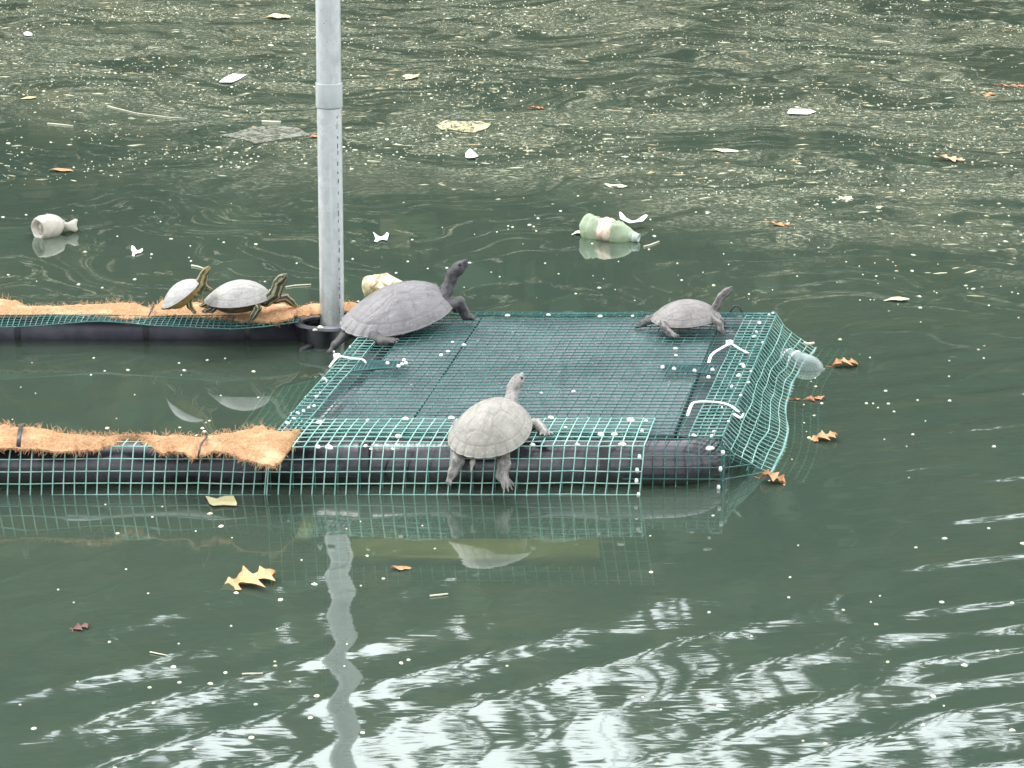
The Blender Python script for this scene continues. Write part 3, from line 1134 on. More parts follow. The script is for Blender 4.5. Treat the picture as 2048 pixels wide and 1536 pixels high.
# flange: plate with a round opening, outlined by two overlapping discs
outer, inner = [], []
for k in range(72):
    a = 2 * math.pi * k / 72
    d = Vector((math.cos(a), math.sin(a), 0))
    c1, r1 = Vector((ring_c.x - 0.002, ring_c.y + 0.012, 0)), 0.058
    c2, r2 = Vector((body_c.x + 0.022, body_c.y + 0.004, 0)), 0.050
    best = 0
    for c_, r_ in ((c1, r1), (c2, r2)):
        o_ = c_ - ring_c
        bq = o_.dot(d)
        disc = bq * bq - (o_.length_squared - r_ * r_)
        if disc > 0:
            best = max(best, bq + math.sqrt(disc))
    outer.append(ring_c + d * best)
    inner.append(ring_c + Vector((0.004, 0, 0)) + d * 0.043)
n = 72
z0_, z1_ = tz - 0.007, tz
vs = [(p.x, p.y, z1_) for p in outer] + [(p.x, p.y, z1_) for p in inner] + [(p.x, p.y, z0_) for p in outer] + [(p.x, p.y, z0_) for p in inner]
fs = []
for i in range(n):
    j = (i + 1) % n
    fs += [(i, j, n + j, n + i), (2 * n + j, 2 * n + i, 3 * n + i, 3 * n + j), (i, 2 * n + i, 2 * n + j, j), (n + j, 3 * n + j, 3 * n + i, n + i)]
b.add(vs, fs)
edge_split(b.build('flange', simple('grey_plastic', (0.17, 0.17, 0.19), (0.25, 0.25, 0.27), 30, 0.4), sleeve, origin=SO))
b = MB()
mt = Matrix.Translation(body_c)
b.lathe([(.040, -.10), (.040, -.012), (.0425, -.010), (.0425, -.006), (.040, -.004), (.041, .044), (.036, .045), (.036, -.10)], 36, mt)
edge_split(b.build('barrel', M_BLACK, sleeve, origin=SO))
b = MB()
mt = Matrix.Translation(Vector((ring_c.x - 0.014, ring_c.y + 0.02, 0)))
b.lathe([(.036, .0), (.044, .02), (.050, .044), (.046, .044), (.032, .0)], 30, mt)
edge_split(b.build('cup', M_BLACK, sleeve, origin=SO))
b = MB()
c_ = P(597, 704, -0.006)
b.tube([c_ + Vector((.045, .03, 0.012)), c_ + Vector((.022, .012, .008)), c_ + Vector((0.004, -.002, .002)), c_ + Vector((.004, -.012, -.008)), c_ + Vector((.02, -.02, -.02))], [.009, .009, .0095, .009, .007], 12)
b.build('bracket', M_BLACK, sleeve, origin=SO)

# ------------------------------------------------------------------ turtles
def surface_nets(f, origin, h):
    ins = f < 0
    nx, ny, nz = f.shape
    c = np.zeros((nx - 1, ny - 1, nz - 1), np.int8)
    for dx in (0, 1):
        for dy in (0, 1):
            for dz in (0, 1):
                c += ins[dx:nx - 1 + dx, dy:ny - 1 + dy, dz:nz - 1 + dz]
    act = (c > 0) & (c < 8)
    idx = -np.ones(c.shape, np.int64)
    ijk = np.argwhere(act)
    idx[act] = np.arange(len(ijk))
    acc = np.zeros((len(ijk), 3)); cnt = np.zeros(len(ijk))
    cor = [(0, 0, 0), (1, 0, 0), (0, 1, 0), (1, 1, 0), (0, 0, 1), (1, 0, 1), (0, 1, 1), (1, 1, 1)]
    I, J, K = ijk.T
    for a in range(8):
        for b_ in range(a + 1, 8):
            d = np.abs(np.array(cor[a]) - np.array(cor[b_])).sum()
            if d != 1:
                continue
            ca, cb = cor[a], cor[b_]
            va = f[I + ca[0], J + ca[1], K + ca[2]]
            vb = f[I + cb[0], J + cb[1], K + cb[2]]
            cr = (va < 0) != (vb < 0)
            t_ = np.where(cr, va / np.where(cr, va - vb, 1), 0)
            p = np.array(ca) + (np.array(cb) - np.array(ca)) * t_[:, None]
            acc += np.where(cr[:, None], p, 0)
            cnt += cr
    verts = (ijk + acc / cnt[:, None]) * h + origin
    faces = []
    for ax_ in range(3):
        o1, o2 = (ax_ + 1) % 3, (ax_ + 2) % 3
        sl0 = [slice(None)] * 3; sl1 = [slice(None)] * 3
        sl0[ax_] = slice(0, -1); sl1[ax_] = slice(1, None)
        a = ins[tuple(sl0)]; b_ = ins[tuple(sl1)]
        cr = np.argwhere(a != b_)
        ok = (cr[:, o1] > 0) & (cr[:, o2] > 0) & (cr[:, o1] < f.shape[o1] - 1) & (cr[:, o2] < f.shape[o2] - 1)
        cr = cr[ok]
        flip = a[tuple(cr.T)]
        q = []
        for d1, d2 in ((-1, -1), (0, -1), (0, 0), (-1, 0)):
            e = cr.copy()
            e[:, o1] += d1; e[:, o2] += d2
            q.append(idx[tuple(e.T)])
        q = np.stack(q, 1)
        q[~flip] = q[~flip][:, ::-1]
        faces.append(q)
    return verts, np.concatenate(faces)


class Flesh:
    """smooth union of tapered capsules -> one continuous skin"""
    def __init__(s):
        s.p = []

    def cone(s, a, b_, r1, r2, k=0.008, g=0, sq=None):
        s.p.append((np.array(a, float), np.array(b_, float), r1, r2, k, g, sq))

    def chain(s, pts, rs, k=0.008, g=0):
        for i in range(len(pts) - 1):
            s.cone(pts[i], pts[i + 1], rs[i], rs[i + 1], k, g)

    def mesh(s, h):
        lo = np.min([np.minimum(p[0], p[1]) - max(p[2], p[3]) for p in s.p], 0) - 4 * h
        hi = np.max([np.maximum(p[0], p[1]) + max(p[2], p[3]) for p in s.p], 0) + 4 * h
        n = np.ceil((hi - lo) / h).astype(int) + 1
        f = np.full(n, 1.0)
        for a, b_, r1, r2, k, g, sq in s.p:
            mr = max(r1, r2) + k + 3 * h
            i0 = np.maximum(0, np.floor((np.minimum(a, b_) - mr - lo) / h).astype(int))
            i1 = np.minimum(n, np.ceil((np.maximum(a, b_) + mr - lo) / h).astype(int) + 1)
            g3 = np.meshgrid(*[lo[q] + h * np.arange(i0[q], i1[q]) for q in range(3)], indexing='ij')
            X = np.stack(g3, -1)
            d, _ = s.dist(X, a, b_, r1, r2)
            sl = tuple(slice(i0[q], i1[q]) for q in range(3))
            o = f[sl]
            hh = np.clip(0.5 + 0.5 * (o - d) / k, 0, 1)
            f[sl] = np.where(o > 0.9, d, o + (d - o) * hh - k * hh * (1 - hh))
        v, fc = surface_nets(f, lo, h)
        # group + stripe attribute from the nearest capsule
        best = np.full(len(v), 1e9); grp = np.zeros(len(v)); ang = np.zeros(len(v))
        for a, b_, r1, r2, k, g, sq in s.p:
            d, _ = s.dist(v, a, b_, r1, r2)
            w_ = d < best
            ax_ = (b_ - a) / max(1e-9, np.linalg.norm(b_ - a))
            e1 = np.cross(ax_, [0.3, 0.9, 0.1]); e1 /= np.linalg.norm(e1)
            e2 = np.cross(ax_, e1)
            r = v - a
            an = np.arctan2(r @ e2, r @ e1)
            best = np.where(w_, d, best); grp = np.where(w_, g, grp); ang = np.where(w_, an, ang)
        return v, fc, grp, ang

    @staticmethod
    def dist(X, a, b_, r1, r2):
        ab = b_ - a
        t_ = np.clip(((X - a) @ ab) / max(1e-12, ab @ ab), 0, 1)
        c = a + t_[..., None] * ab
        return np.linalg.norm(X - c, axis=-1) - (r1 + (r2 - r1) * t_), t_


def skin_material(name, base, pale, stripe, s_amt, claw=(0.30, 0.27, 0.22)):
    m, t = mat(name)
    v = coords(t)
    n = t.noise(v, 70, 5, 0.65)
    n2 = t.noise(v, 18, 3, 0.5)
    col = t.mix(t.step(n, 0.35, 0.68), base, pale)
    a = t.new('ShaderNodeAttribute', attribute_name='stripe').outputs['Fac']
    a = t.m('MULTIPLY_ADD', n2, 0.8, t.m('ADD', a, -0.4))
    col = t.mix(t.m('MULTIPLY', t.step(a, 0.55, 0.75), s_amt), col, stripe)
    g = t.new('ShaderNodeAttribute', attribute_name='grp').outputs['Fac']
    col = t.mix(t.step(g, 0.5, 0.9), col, claw)
    vor = t.voro(v, 260, 'F1', 'Distance')
    pbr(t, col, 0.62, 0, t.bump(t.m('ADD', vor, n), 0.0009), 0.35)
    return m


def shell_material(name, c1, c2, seam, seam_amt):
    m, t = mat(name)
    v = coords(t)
    n = t.noise(v, 16, 6, 0.62, 0.4)
    n2 = t.noise(v, 90, 4, 0.65)
    col = t.mix(t.step(n, 0.32, 0.68), c1, c2)
    col = t.mix(t.step(n2, 0.56, 0.75, 0, 0.5), col, tuple(min(1, q * 1.25) for q in c2))
    a = t.new('ShaderNodeAttribute', attribute_name='seam').outputs['Fac']
    col = t.mix(t.m('MULTIPLY', a, seam_amt), col, seam)
    alg = t.step(t.noise(v, 27, 5, 0.7, 0.8), 0.56, 0.72)
    col = t.mix(t.m('MULTIPLY', alg, 0.62), col, tuple(q * f for q, f in zip(c1, (0.62, 0.60, 0.50))))
    mud = t.step(t.noise(v, 62, 5, 0.75, 0.4), 0.63, 0.72)
    col = t.mix(t.m('MULTIPLY', mud, 0.5), col, tuple(min(1, q * 1.5) for q in c2))
    gr = t.noise(t.mapping(v, (30, 90, 60)), 1.0, 4, 0.6)
    pbr(t, col, t.step(n, 0.3, 0.7, 0.42, 0.62), 0, t.bump(t.m('ADD', t.m('MULTIPLY', n2, 0.5), gr), 0.0030), 0.5)
    return m


def ss(x, a, b_):
    q = np.clip((x - a) / (b_ - a), 0, 1)
    return q * q * (3 - 2 * q)


def carapace_mesh(L, W, Hh, name, m, parent, keel=0.03, scallop=0.02, skew=0.08):
    nr, na = 46, 168
    rho = np.concatenate([np.linspace(0.0, 0.8, 30)[1:], np.linspace(0.8, 1.0, nr - 28)[1:]])
    th = np.linspace(0, 2 * np.pi, na, endpoint=False)
    R, T = np.meshgrid(rho, th, indexing='ij')
    rear = ss(-np.cos(T), 0.35, 0.95)
    sc = 1 + scallop * rear * (np.abs(np.sin(T * 12)) ** 0.6 - 0.5) * ss(R, .86, 1)
    u = np.cos(T) * R
    vv = np.sin(T) * R
    x = L / 2 * (u * sc + skew * (1 - R ** 2))
    y = W / 2 * vv * (1 - 0.10 * np.cos(T)) * sc
    dome = (1 - (R / 0.985).clip(0, 1) ** 2.15) ** 0.86
    z = Hh * dome * 0.93 + Hh * 0.07 * (1 - R)
    z = z + Hh * 0.05 * ss(R, 0.86, 1.0) * (1 - R) * 3 - 0.02 * Hh * ss(R, .93, 1)
    z += keel * Hh * np.exp(-(vv / 0.09) ** 2) * ss(1 - R, 0.05, .3)
    # scute seams
    seam = np.zeros_like(R)

    def line(d, w_=0.016):
        return np.exp(-(d / w_) ** 2)
    inner_ = R < 0.845
    vb = 0.27 + 0.045 * np.cos(u * 11)
    seam = np.maximum(seam, np.where(inner_, line(np.abs(vv) - vb), 0))
    for q in (-.62, -.22, .2, .6):
        seam = np.maximum(seam, np.where(inner_ & (np.abs(vv) < vb), line(u - q - 0.02 * np.cos(vv * 12)), 0))
    for q, sl_ in ((-.45, .18), (0.0, 0.0), (.42, -.16)):
        seam = np.maximum(seam, np.where(inner_ & (np.abs(vv) >= vb), line(u - q + sl_ * (np.abs(vv) - .3)), 0))
    seam = np.maximum(seam, line(R - 0.845, 0.013))
    marg = np.where(R > 0.845, line(np.sin(T * 12) / 12, 0.016), 0)
    seam = np.maximum(seam, marg)
    z = z - 0.020 * Hh * seam + 0.05 * Hh * ss(R, .90, 1.0) * (0.5 - 0.5 * np.cos(T))
    # slow growth rings
    z += 0.004 * Hh * np.sin(34 * np.sqrt((u - np.round(u * 2.4) / 2.4) ** 2 + (vv * .9) ** 2)) * ss(1 - R, .12, .3)
    vs = [(L / 2 * skew, 0, Hh * (1.0 + keel))] + list(zip(x.ravel(), y.ravel(), z.ravel()))
    sm = [0.0] + list(seam.ravel())
    nr_ = len(rho)
    fs = [(0, 1 + k, 1 + (k + 1) % na) for k in range(na)]
    for i in range(nr_ - 1):
        for k in range(na):
            k2 = (k + 1) % na
            fs.append((1 + i * na + k, 1 + (i + 1) * na + k, 1 + (i + 1) * na + k2, 1 + i * na + k2))
    # underside: rim lip, then in towards the bridge
    o = len(vs)
    last = 1 + (nr_ - 1) * na
    for s_, dz in ((0.985, -0.05 * Hh), (0.86, -0.03 * Hh), (0.5, 0.10 * Hh)):
        for k in range(na):
            vs.append((vs[last + k][0] * s_, vs[last + k][1] * s_, vs[last + k][2] + dz))
            sm.append(0.0)
    prev = last
    for q in range(3):
        cur = o + q * na
        for k in range(na):
            k2 = (k + 1) % na
            fs.append((prev + k, cur + k, cur + k2, prev + k2))
        prev = cur
    me = bpy.data.meshes.new(name)
    me.from_pydata(vs, [], fs)
    me.polygons.foreach_set('use_smooth', [True] * len(me.polygons))
    at = me.attributes.new('seam', 'FLOAT', 'POINT')
    at.data.foreach_set('value', sm)
    me.materials.append(m)
    ob = bpy.data.objects.new(name, me)
    COL.objects.link(ob)
    ob.parent = parent
    return ob


def plastron_mesh(L, W, depth, m, parent):
    b = MB()
    rows = []
    for i in range(13):
        r = i / 12
        row = []
        for k in range(49):
            a = 2 * math.pi * k / 48
            rr = (0.05 + 0.95 * r)
            row.append((L * 0.44 * rr * math.cos(a), W * 0.40 * rr * math.sin(a) * (1 + 0.08 * math.cos(2 * a)), -depth * (1 - rr ** 4) - 0.1 * depth * (1 - rr)))
        rows.append(row)
    for k in range(49):
        pass
    rows.append([(x * 0.95, y * 0.95, 0.35 * depth) for x, y, z in rows[-1]])
    b.grid(rows)
    return b.build('plastron', m, parent)


M_EYE = simple('turtle_eye', (0.004, 0.004, 0.004), (0.008, 0.008, 0.006), 80, 0.12)
M_PLAST_DARK = simple('plastron_dark', (0.06, 0.05, 0.035), (0.15, 0.11, 0.055), 45, 0.5)
M_PLAST_YEL = simple('plastron_yellow', (0.20, 0.13, 0.04), (0.42, 0.28, 0.08), 40, 0.5)


def turtle(label, loc, yaw, pitch, roll, L, W, Hh, skin, shell, plast, neck, head, legs, tail=None, hvox=0.0022, depth=0.3, toes=4, seam_keel=0.03, stripes=5, skew=0.08):
    """neck: list of (world point, radius) from inside the shell to the nape; head: (nape, snout) world points and radius;
    legs: lists of (world point, radius), the last one the foot tip"""
    root = thing('turtle', label, 'turtle', loc, 'turtles basking in the pond')
    M3 = Matrix.Rotation(math.radians(yaw), 3, 'Z') @ Matrix.Rotation(math.radians(-pitch), 3, 'Y') @ Matrix.Rotation(math.radians(roll), 3, 'X')
    root.rotation_euler = M3.to_euler()
    inv = M3.inverted()
    O = Vector(loc)

    def lc(p):
        return np.array(inv @ (Vector(p) - O))
    carapace_mesh(L, W, Hh, 'carapace', shell, root, seam_keel, 0.035, skew)
    plastron_mesh(L, W, Hh * depth, plast, root)
    fl = Flesh()
    zc = -0.02 * Hh
    tr_ = min(W * .20, Hh * .42)
    # trunk inside the shell, carries limbs
    fl.cone((-L * .26, 0, zc), (L * .28, 0, zc), tr_, tr_, 0.01)
    # neck and head
    npts = [lc(p) for p, r in neck]
    nrs = [r for p, r in neck]
    fl.cone((L * .25, 0, zc + .05 * Hh), npts[0], min(W * .14, Hh * .4), nrs[0], 0.01)
    fl.chain(npts, nrs, 0.010)
    nape, snout, hr = lc(head[0]), lc(head[1]), head[2]
    fl.cone(npts[-1], nape, nrs[-1], hr * 0.86, 0.008)
    d = snout - nape
    ln = np.linalg.norm(d); d /= ln
    up = np.array(inv @ Vector((0, 0, 1)))
    up = up - d * (up @ d); up /= np.linalg.norm(up)
    side = np.cross(up, d)
    fl.cone(nape, nape + d * ln * .45, hr * 0.92, hr * 1.0, 0.006)
    fl.cone(nape + d * ln * .4 + up * hr * .08, snout - d * hr * .35 + up * hr * .10, hr * 0.95, hr * 0.42, 0.006)
    fl.cone(nape + d * ln * .3 - up * hr * .35, snout - d * hr * .6 - up * hr * .32, hr * 0.66, hr * 0.36, 0.003)
    for s_ in (-1, 1):
        fl.cone(nape + d * ln * .15 + side * s_ * hr * .55, nape + d * ln * .4 + side * s_ * hr * .55, hr * .45, hr * .4, 0.006)
        ec = nape + d * ln * .66 + side * s_ * hr * .62 + up * hr * .30
        fl.cone(ec, ec + d * hr * .05, hr * .30, hr * .30, 0.004)
        b = MB()
        ec2 = ec + side * s_ * hr * .12 + up * hr * 0.04
        b.lathe([(0.0001, -1), (.5, -.87), (.87, -.5), (1, 0), (.87, .5), (.5, .87), (0.0001, 1)], 14,
                Matrix.Translation(Vector(ec2)) @ Matrix.Diagonal((hr * .27, hr * .27, hr * .27, 1)))
        b.build('eye', M_EYE, root)
    for chain_ in legs:
        pts = [lc(p) for p, r in chain_]
        rs = [r for p, r in chain_]
        hip = np.array([np.clip(pts[0][0], -L * .3, L * .3) * .9, np.clip(pts[0][1], -W * .3, W * .3) * .8, zc])
        fl.cone(hip, pts[0], min(rs[0] * 1.1, Hh * .32), rs[0], 0.010)
        fl.chain(pts, rs, 0.006)
        # toes: fan out from the ankle around the foot direction
        a, e = pts[-2], pts[-1]
        fd = e - a
        fln = np.linalg.norm(fd); fd /= fln
        wz = np.array(inv @ Vector((0, 0, 1)))
        lat = np.cross(wz, fd)
        if np.linalg.norm(lat) < 0.25:
            lat = np.array(inv @ Vector((1, 0, 0)))
        lat = lat - fd * (lat @ fd); lat /= np.linalg.norm(lat)
        r = rs[-1]
        for q in range(toes):
            o_ = (q - (toes - 1) / 2) / ((toes - 1) / 2)
            dirn = fd + lat * o_ * 0.55
            dirn /= np.linalg.norm(dirn)
            st = e - fd * fln * .25 + lat * o_ * r * 0.9
            tip = st + dirn * (fln * .25 + r * (1.25 - .25 * abs(o_)))
            fl.cone(st, tip, r * .46, r * .30, 0.003)
            cl = tip + dirn * r * .85 - wz * r * .28
            fl.cone(tip, cl, r * .20, r * .06, 0.001, g=1)
    if tail:
        pts = [lc(p) for p, r in tail]
        fl.cone((-L * .3, 0, zc), pts[0], W * .07, tail[0][1], 0.01)
        fl.chain(pts, [r for p, r in tail], 0.006, g=1)
    v, fc, grp, ang = fl.mesh(hvox)
    me = bpy.data.meshes.new('body')
    me.from_pydata([tuple(q) for q in v], [], [tuple(int(i) for i in q) for q in fc])
    me.polygons.foreach_set('use_smooth', [True] * len(me.polygons))
    at = me.attributes.new('grp', 'FLOAT', 'POINT'); at.data.foreach_set('value', grp.astype(float))
    at = me.attributes.new('stripe', 'FLOAT', 'POINT'); at.data.foreach_set('value', 0.5 + 0.5 * np.sin(ang * stripes))
    me.materials.append(skin)
    o = bpy.data.objects.new('body', me)
    COL.objects.link(o)
    o.parent = root
    return root


def qs(lst, y=None):
    out = []
    for it in lst:
        px, py, yy, r = it
        out.append((Q(px, py, yy), r))
    return out


SK_DARK = skin_material('skin_slate', (0.035, 0.034, 0.038), (0.095, 0.09, 0.092), (0.16, 0.15, 0.14), 0.35)
SK_GREY = skin_material('skin_grey', (0.15, 0.145, 0.14), (0.30, 0.285, 0.27), (0.42, 0.40, 0.36), 0.45, (0.5, 0.47, 0.4))
SK_MID = skin_material('skin_mid', (0.06, 0.056, 0.056), (0.16, 0.15, 0.145), (0.30, 0.29, 0.26), 0.4, (0.45, 0.42, 0.36))
SK_STRIPE = skin_material('skin_striped', (0.018, 0.02, 0.014), (0.05, 0.052, 0.036), (0.32, 0.30, 0.17), 0.75)
SK_YELLOW = skin_material('skin_yellow', (0.032, 0.034, 0.022), (0.10, 0.10, 0.055), (0.44, 0.34, 0.13), 0.6)

# big slate turtle on the back left corner
l1 = P(796, 629, .133)
turtle('largest turtle, smooth slate grey shell, stretching its neck beside the pole', l1, 28, 9, 6, 0.287, 0.208, 0.073,
       SK_DARK, shell_material('shell_slate', (0.150, 0.142, 0.144), (0.235, 0.222, 0.222), (0.10, 0.095, 0.095), 0.22), M_PLAST_DARK,
       qs([(880, 600, 5.80, .0165), (893, 580, 5.82, .0150), (902, 560, 5.825, .0138)]),
       (Q(905, 548, 5.825), Q(934, 521, 5.82), .0158),
       [qs([(890, 612, 5.80, .0150), (919, 603, 5.83, .0125), (927, 622, 5.84, .0120), (932, 633, 5.838, .0105), (944, 634, 5.835, .0078)]),
        qs([(875, 596, 5.86, .014), (905, 604, 5.93, .0115), (912, 618, 5.95, .010), (925, 622, 5.96, .007)]),
        qs([(742, 666, 5.71, .0170), (750, 675, 5.665, .0140), (767, 684, 5.632, .0112), (785, 682, 5.625, .0088)]),
        qs([(706, 667, 5.745, .0125), (687, 673, 5.72, .0112), (670, 690, 5.69, .0090), (661, 703, 5.68, .0060)])],
       hvox=0.0026, depth=0.40, stripes=3, skew=0.16)

# pale grey turtle at the front edge, seen from behind
l2 = P(983, 860, .128)
turtle('pale grey turtle on the front mesh, seen from behind with hind legs dangling', l2, 68, 17, -1, 0.205, 0.172, 0.057,
       SK_GREY, shell_material('shell_pale', (0.225, 0.213, 0.185), (0.325, 0.308, 0.268), (0.18, 0.17, 0.15), 0.5), M_PLAST_YEL,
       qs([(1020, 822, 5.02, .0140), (1022, 800, 5.055, .0128), (1025, 786, 5.07, .0122)]),
       (Q(1026, 775, 5.075), Q(1047, 747, 5.09), .0138),
       [qs([(1058, 850, 5.0, .0120), (1074, 848, 4.995, .0112), (1083, 857, 4.97, .0100), (1091, 866, 4.945, .0075)]),
        qs([(915, 850, 5.02, .011), (908, 858, 5.03, .009), (903, 862, 5.03, .006)]),
        qs([(915, 893, 4.925, .0160), (915, 922, 4.872, .0138), (906, 944, 4.866, .0098), (898, 962, 4.862, .0062)]),
        qs([(1005, 900, 4.925, .0155), (1008, 928, 4.872, .0138), (1003, 950, 4.866, .0120), (1012, 965, 4.860, .0105)])],
       tail=qs([(950, 905, 4.905, .0065), (945, 925, 4.868, .0045), (942, 944, 4.862, .0018)]),
       hvox=0.002, depth=0.36, stripes=4, skew=0.05)

# brown-grey turtle at the back right
l3 = P(1372, 635, .13)
turtle('brownish grey turtle at the back right of the deck, facing right', l3, 8, 3, 4, 0.170, 0.134, 0.043,
       SK_MID, shell_material('shell_taupe', (0.17, 0.155, 0.148), (0.26, 0.24, 0.228), (0.13, 0.12, 0.12), 0.4), M_PLAST_YEL,
       qs([(1424, 626, 5.77, .0100), (1434, 610, 5.77, .0082), (1440, 598, 5.77, .0078)]),
       (Q(1443, 592, 5.77), Q(1465, 574, 5.768), .0090),
       [qs([(1424, 636, 5.74, .0100), (1439, 648, 5.715, .0085), (1441, 658, 5.708, .0070), (1447, 664, 5.705, .0050)]),
        qs([(1420, 632, 5.81, .009), (1440, 640, 5.83, .0075), (1448, 646, 5.84, .005)]),
        qs([(1326, 644, 5.735, .0120), (1331, 657, 5.70, .0095), (1340, 667, 5.685, .0080), (1350, 671, 5.676, .0058)]),
        qs([(1310, 638, 5.77, .0110), (1297, 640, 5.775, .0100), (1287, 647, 5.785, .0075), (1275, 653, 5.79, .0050)])],
       hvox=0.0018, depth=0.45, stripes=4, skew=0.04)

# striped turtle on the far boom
l4 = P(477, 596, .123)
turtle('dark necked turtle with pale shell lying along the far coir strip', l4, 6, 4, 6, 0.167, 0.120, 0.045,
       SK_STRIPE, shell_material('shell_chalk', (0.30, 0.29, 0.27), (0.43, 0.415, 0.385), (0.27, 0.25, 0.225), 0.4), M_PLAST_DARK,
       qs([(532, 600, 5.96, .0150), (550, 588, 5.955, .0135), (556, 573, 5.955, .0125)]),
       (Q(557, 565, 5.955), Q(575, 549, 5.95), .0125),
       [qs([(508, 606, 5.945, .0105), (515, 617, 5.92, .0092), (507, 630, 5.912, .0080), (501, 641, 5.908, .0058)]),
        qs([(550, 598, 6.01, .0110), (571, 595, 6.03, .0100), (582, 603, 6.03, .0085), (594, 614, 6.03, .0055)]),
        qs([(432, 608, 5.945, .010), (424, 618, 5.935, .0085), (410, 622, 5.93, .0055)]),
        qs([(430, 602, 6.03, .010), (415, 608, 6.04, .008), (400, 614, 6.04, .005)])],
       hvox=0.0019, depth=0.70, stripes=6)

# smallest turtle climbing behind it
l5 = P(362, 588, .148)
turtle('smallest turtle, yellow striped, propped up steeply behind its neighbour on the coir', l5, 14, 34, 0, 0.112, 0.088, 0.027,
       SK_YELLOW, shell_material('shell_white', (0.33, 0.32, 0.30), (0.45, 0.44, 0.415), (0.30, 0.29, 0.265), 0.3), M_PLAST_YEL,
       qs([(390, 580, 5.92, .0165), (401, 567, 5.92, .0125), (406, 554, 5.92, .0092)]),
       (Q(407, 548, 5.92), Q(420, 533, 5.918), .0082),
       [qs([(382, 588, 5.905, .0100), (377, 600, 5.90, .0075), (379, 612, 5.898, .0062), (388, 623, 5.895, .0046)]),
        qs([(398, 575, 5.95, .009), (410, 574, 5.94, .0078), (420, 578, 5.935, .005)]),
        qs([(347, 608, 5.91, .007), (338, 613, 5.905, .006), (328, 616, 5.90, .0045)]),
        qs([(350, 606, 5.95, .008), (338, 612, 5.96, .006), (330, 616, 5.96, .0045)])],
       hvox=0.0016, depth=0.95, stripes=5)

# ------------------------------------------------------------------ litter afloat: bottles
def frame_from(a, c, up=Vector((0, 0, 1))):
    zax = (c - a).normalized()
    xax = (up - zax * up.dot(zax)).normalized()
    yax = zax.cross(xax)
    return Matrix(((xax.x, yax.x, zax.x, a.x), (xax.y, yax.y, zax.y, a.y), (xax.z, yax.z, zax.z, a.z), (0, 0, 0, 1)))


def plastic_material(name, c1, c2, trans=0.35, rough=0.3, clear=0.0):
    m, t = mat(name)
    v = coords(t)
    n = t.noise(v, 34, 5, 0.6)
    col = t.mix(t.step(n, 0.35, 0.7), c1, c2)
    p = t.new('ShaderNodeBsdfPrincipled')
    t.put(p.inputs['Base Color'], col)
    p.inputs['Roughness'].default_value = rough
    t.l.new(t.bump(n, 0.002), p.inputs['Normal'])
    tl = t.new('ShaderNodeBsdfTranslucent')
    t.put(tl.inputs['Color'], col)
    sh = t.mixsh(trans, p.outputs[0], tl.outputs[0])
    if clear:
        tp = t.new('ShaderNodeBsdfTransparent')
        lw = t.new('ShaderNodeLayerWeight')
        lw.inputs['Blend'].default_value = 0.35
        sh = t.mixsh(t.m('MULTIPLY', t.m('SUBTRACT', 1.0, lw.outputs['Facing']), clear), sh, tp.outputs[0])
    t.l.new(sh, t.out.inputs[0])
    return m


# crumpled green bottle lying on its side
gb = thing('plastic_bottle', 'crumpled pale green plastic bottle floating on its side', 'bottle', P(1210, 475, 0.01))
GO = Vector(gb.location)
a_, c_ = P(1163, 452, 0.028), P(1268, 474, 0.014)
ln = (c_ - a_).length
prof = []
N = 34
for i in range(N + 1):
    q = i / N
    if q < 0.08: r = 0.038 * (q / 0.08) ** 0.4
    elif q < 0.72: r = 0.038 + 0.0022 * math.sin(q * 60)
    elif q < 0.93: r = 0.038 - 0.025 * ((q - .72) / .21) ** 1.3
    else: r = 0.013
    if 0.30 < q < 0.36: r *= 0.93
    prof.append((max(r, .0005), q * ln))
b = MB()
b.lathe(prof, 36, frame_from(a_, c_), jig=crumple(2.0, 0.0085, 0.95, 30))
b.build('bottle_body', plastic_material('green_plastic', (0.48, 0.60, 0.40), (0.66, 0.74, 0.56), 0.4, 0.2, 0.35), gb, origin=GO)
b = MB()
b.lathe([(r + .0012, h) for r, h in prof[12:22]], 36, frame_from(a_, c_), jig=crumple(2.0, 0.0085, 0.95, 30))
b.build('paper_label', simple('faded_label', (0.62, 0.40, 0.30), (0.66, 0.68, 0.5), 55, 0.6, detail=2), gb, origin=GO)
b = MB()
fr_ = frame_from(c_ + (c_ - a_).normalized() * 0.001, c_ + (c_ - a_))
b.lathe([(.011, -.004), (.0145, -.003), (.0145, .004), (.0125, .005), (.0125, .014), (.010, .0145), (.010, .0), (.0003, -.002)], 20, fr_)
b.build('bottle_neck', plastic_material('mint_plastic', (0.62, 0.74, 0.66), (0.74, 0.82, 0.74), 0.3), gb, origin=GO)

# flat curved white strip beside it
def ribbon(name, label, cat, pix, z, w0, m, thick=0.0012, lift=None, group=None):
    pts = [P(x, y, z) for x, y in pix]
    c = sum(pts, Vector()) / len(pts)
    b = MB()
    rows_t, rows_b = [], []
    n = len(pts)
    for i, p in enumerate(pts):
        d = (pts[min(i + 1, n - 1)] - pts[max(i - 1, 0)])
        s = Vector((-d.y, d.x, 0)).normalized()
        w_ = w0[i] if hasattr(w0, '__len__') else w0
        zz = (lift[i] if lift else 0.0)
        rows_t.append([p - s * w_ + Vector((0, 0, zz)), p + Vector((0, 0, zz + w_ * .25)), p + s * w_ + Vector((0, 0, zz))])
        rows_b.append([q - Vector((0, 0, thick)) for q in reversed(rows_t[-1])])
    b.grid(rows_t)
    b.grid(rows_b)
    k = n
    loop_t = [r[0] for r in rows_t] + [rows_t[-1][1]] + [r[2] for r in reversed(rows_t)] + [rows_t[0][1]]
    loop_b = [q - Vector((0, 0, thick)) for q in loop_t]
    k = len(loop_t)
    b.add(loop_t + loop_b, [(i, k + i, k + (i + 1) % k, (i + 1) % k) for i in range(k)])
    o = b.build(name, m, origin=c)
    return tag(o, label, cat, group)


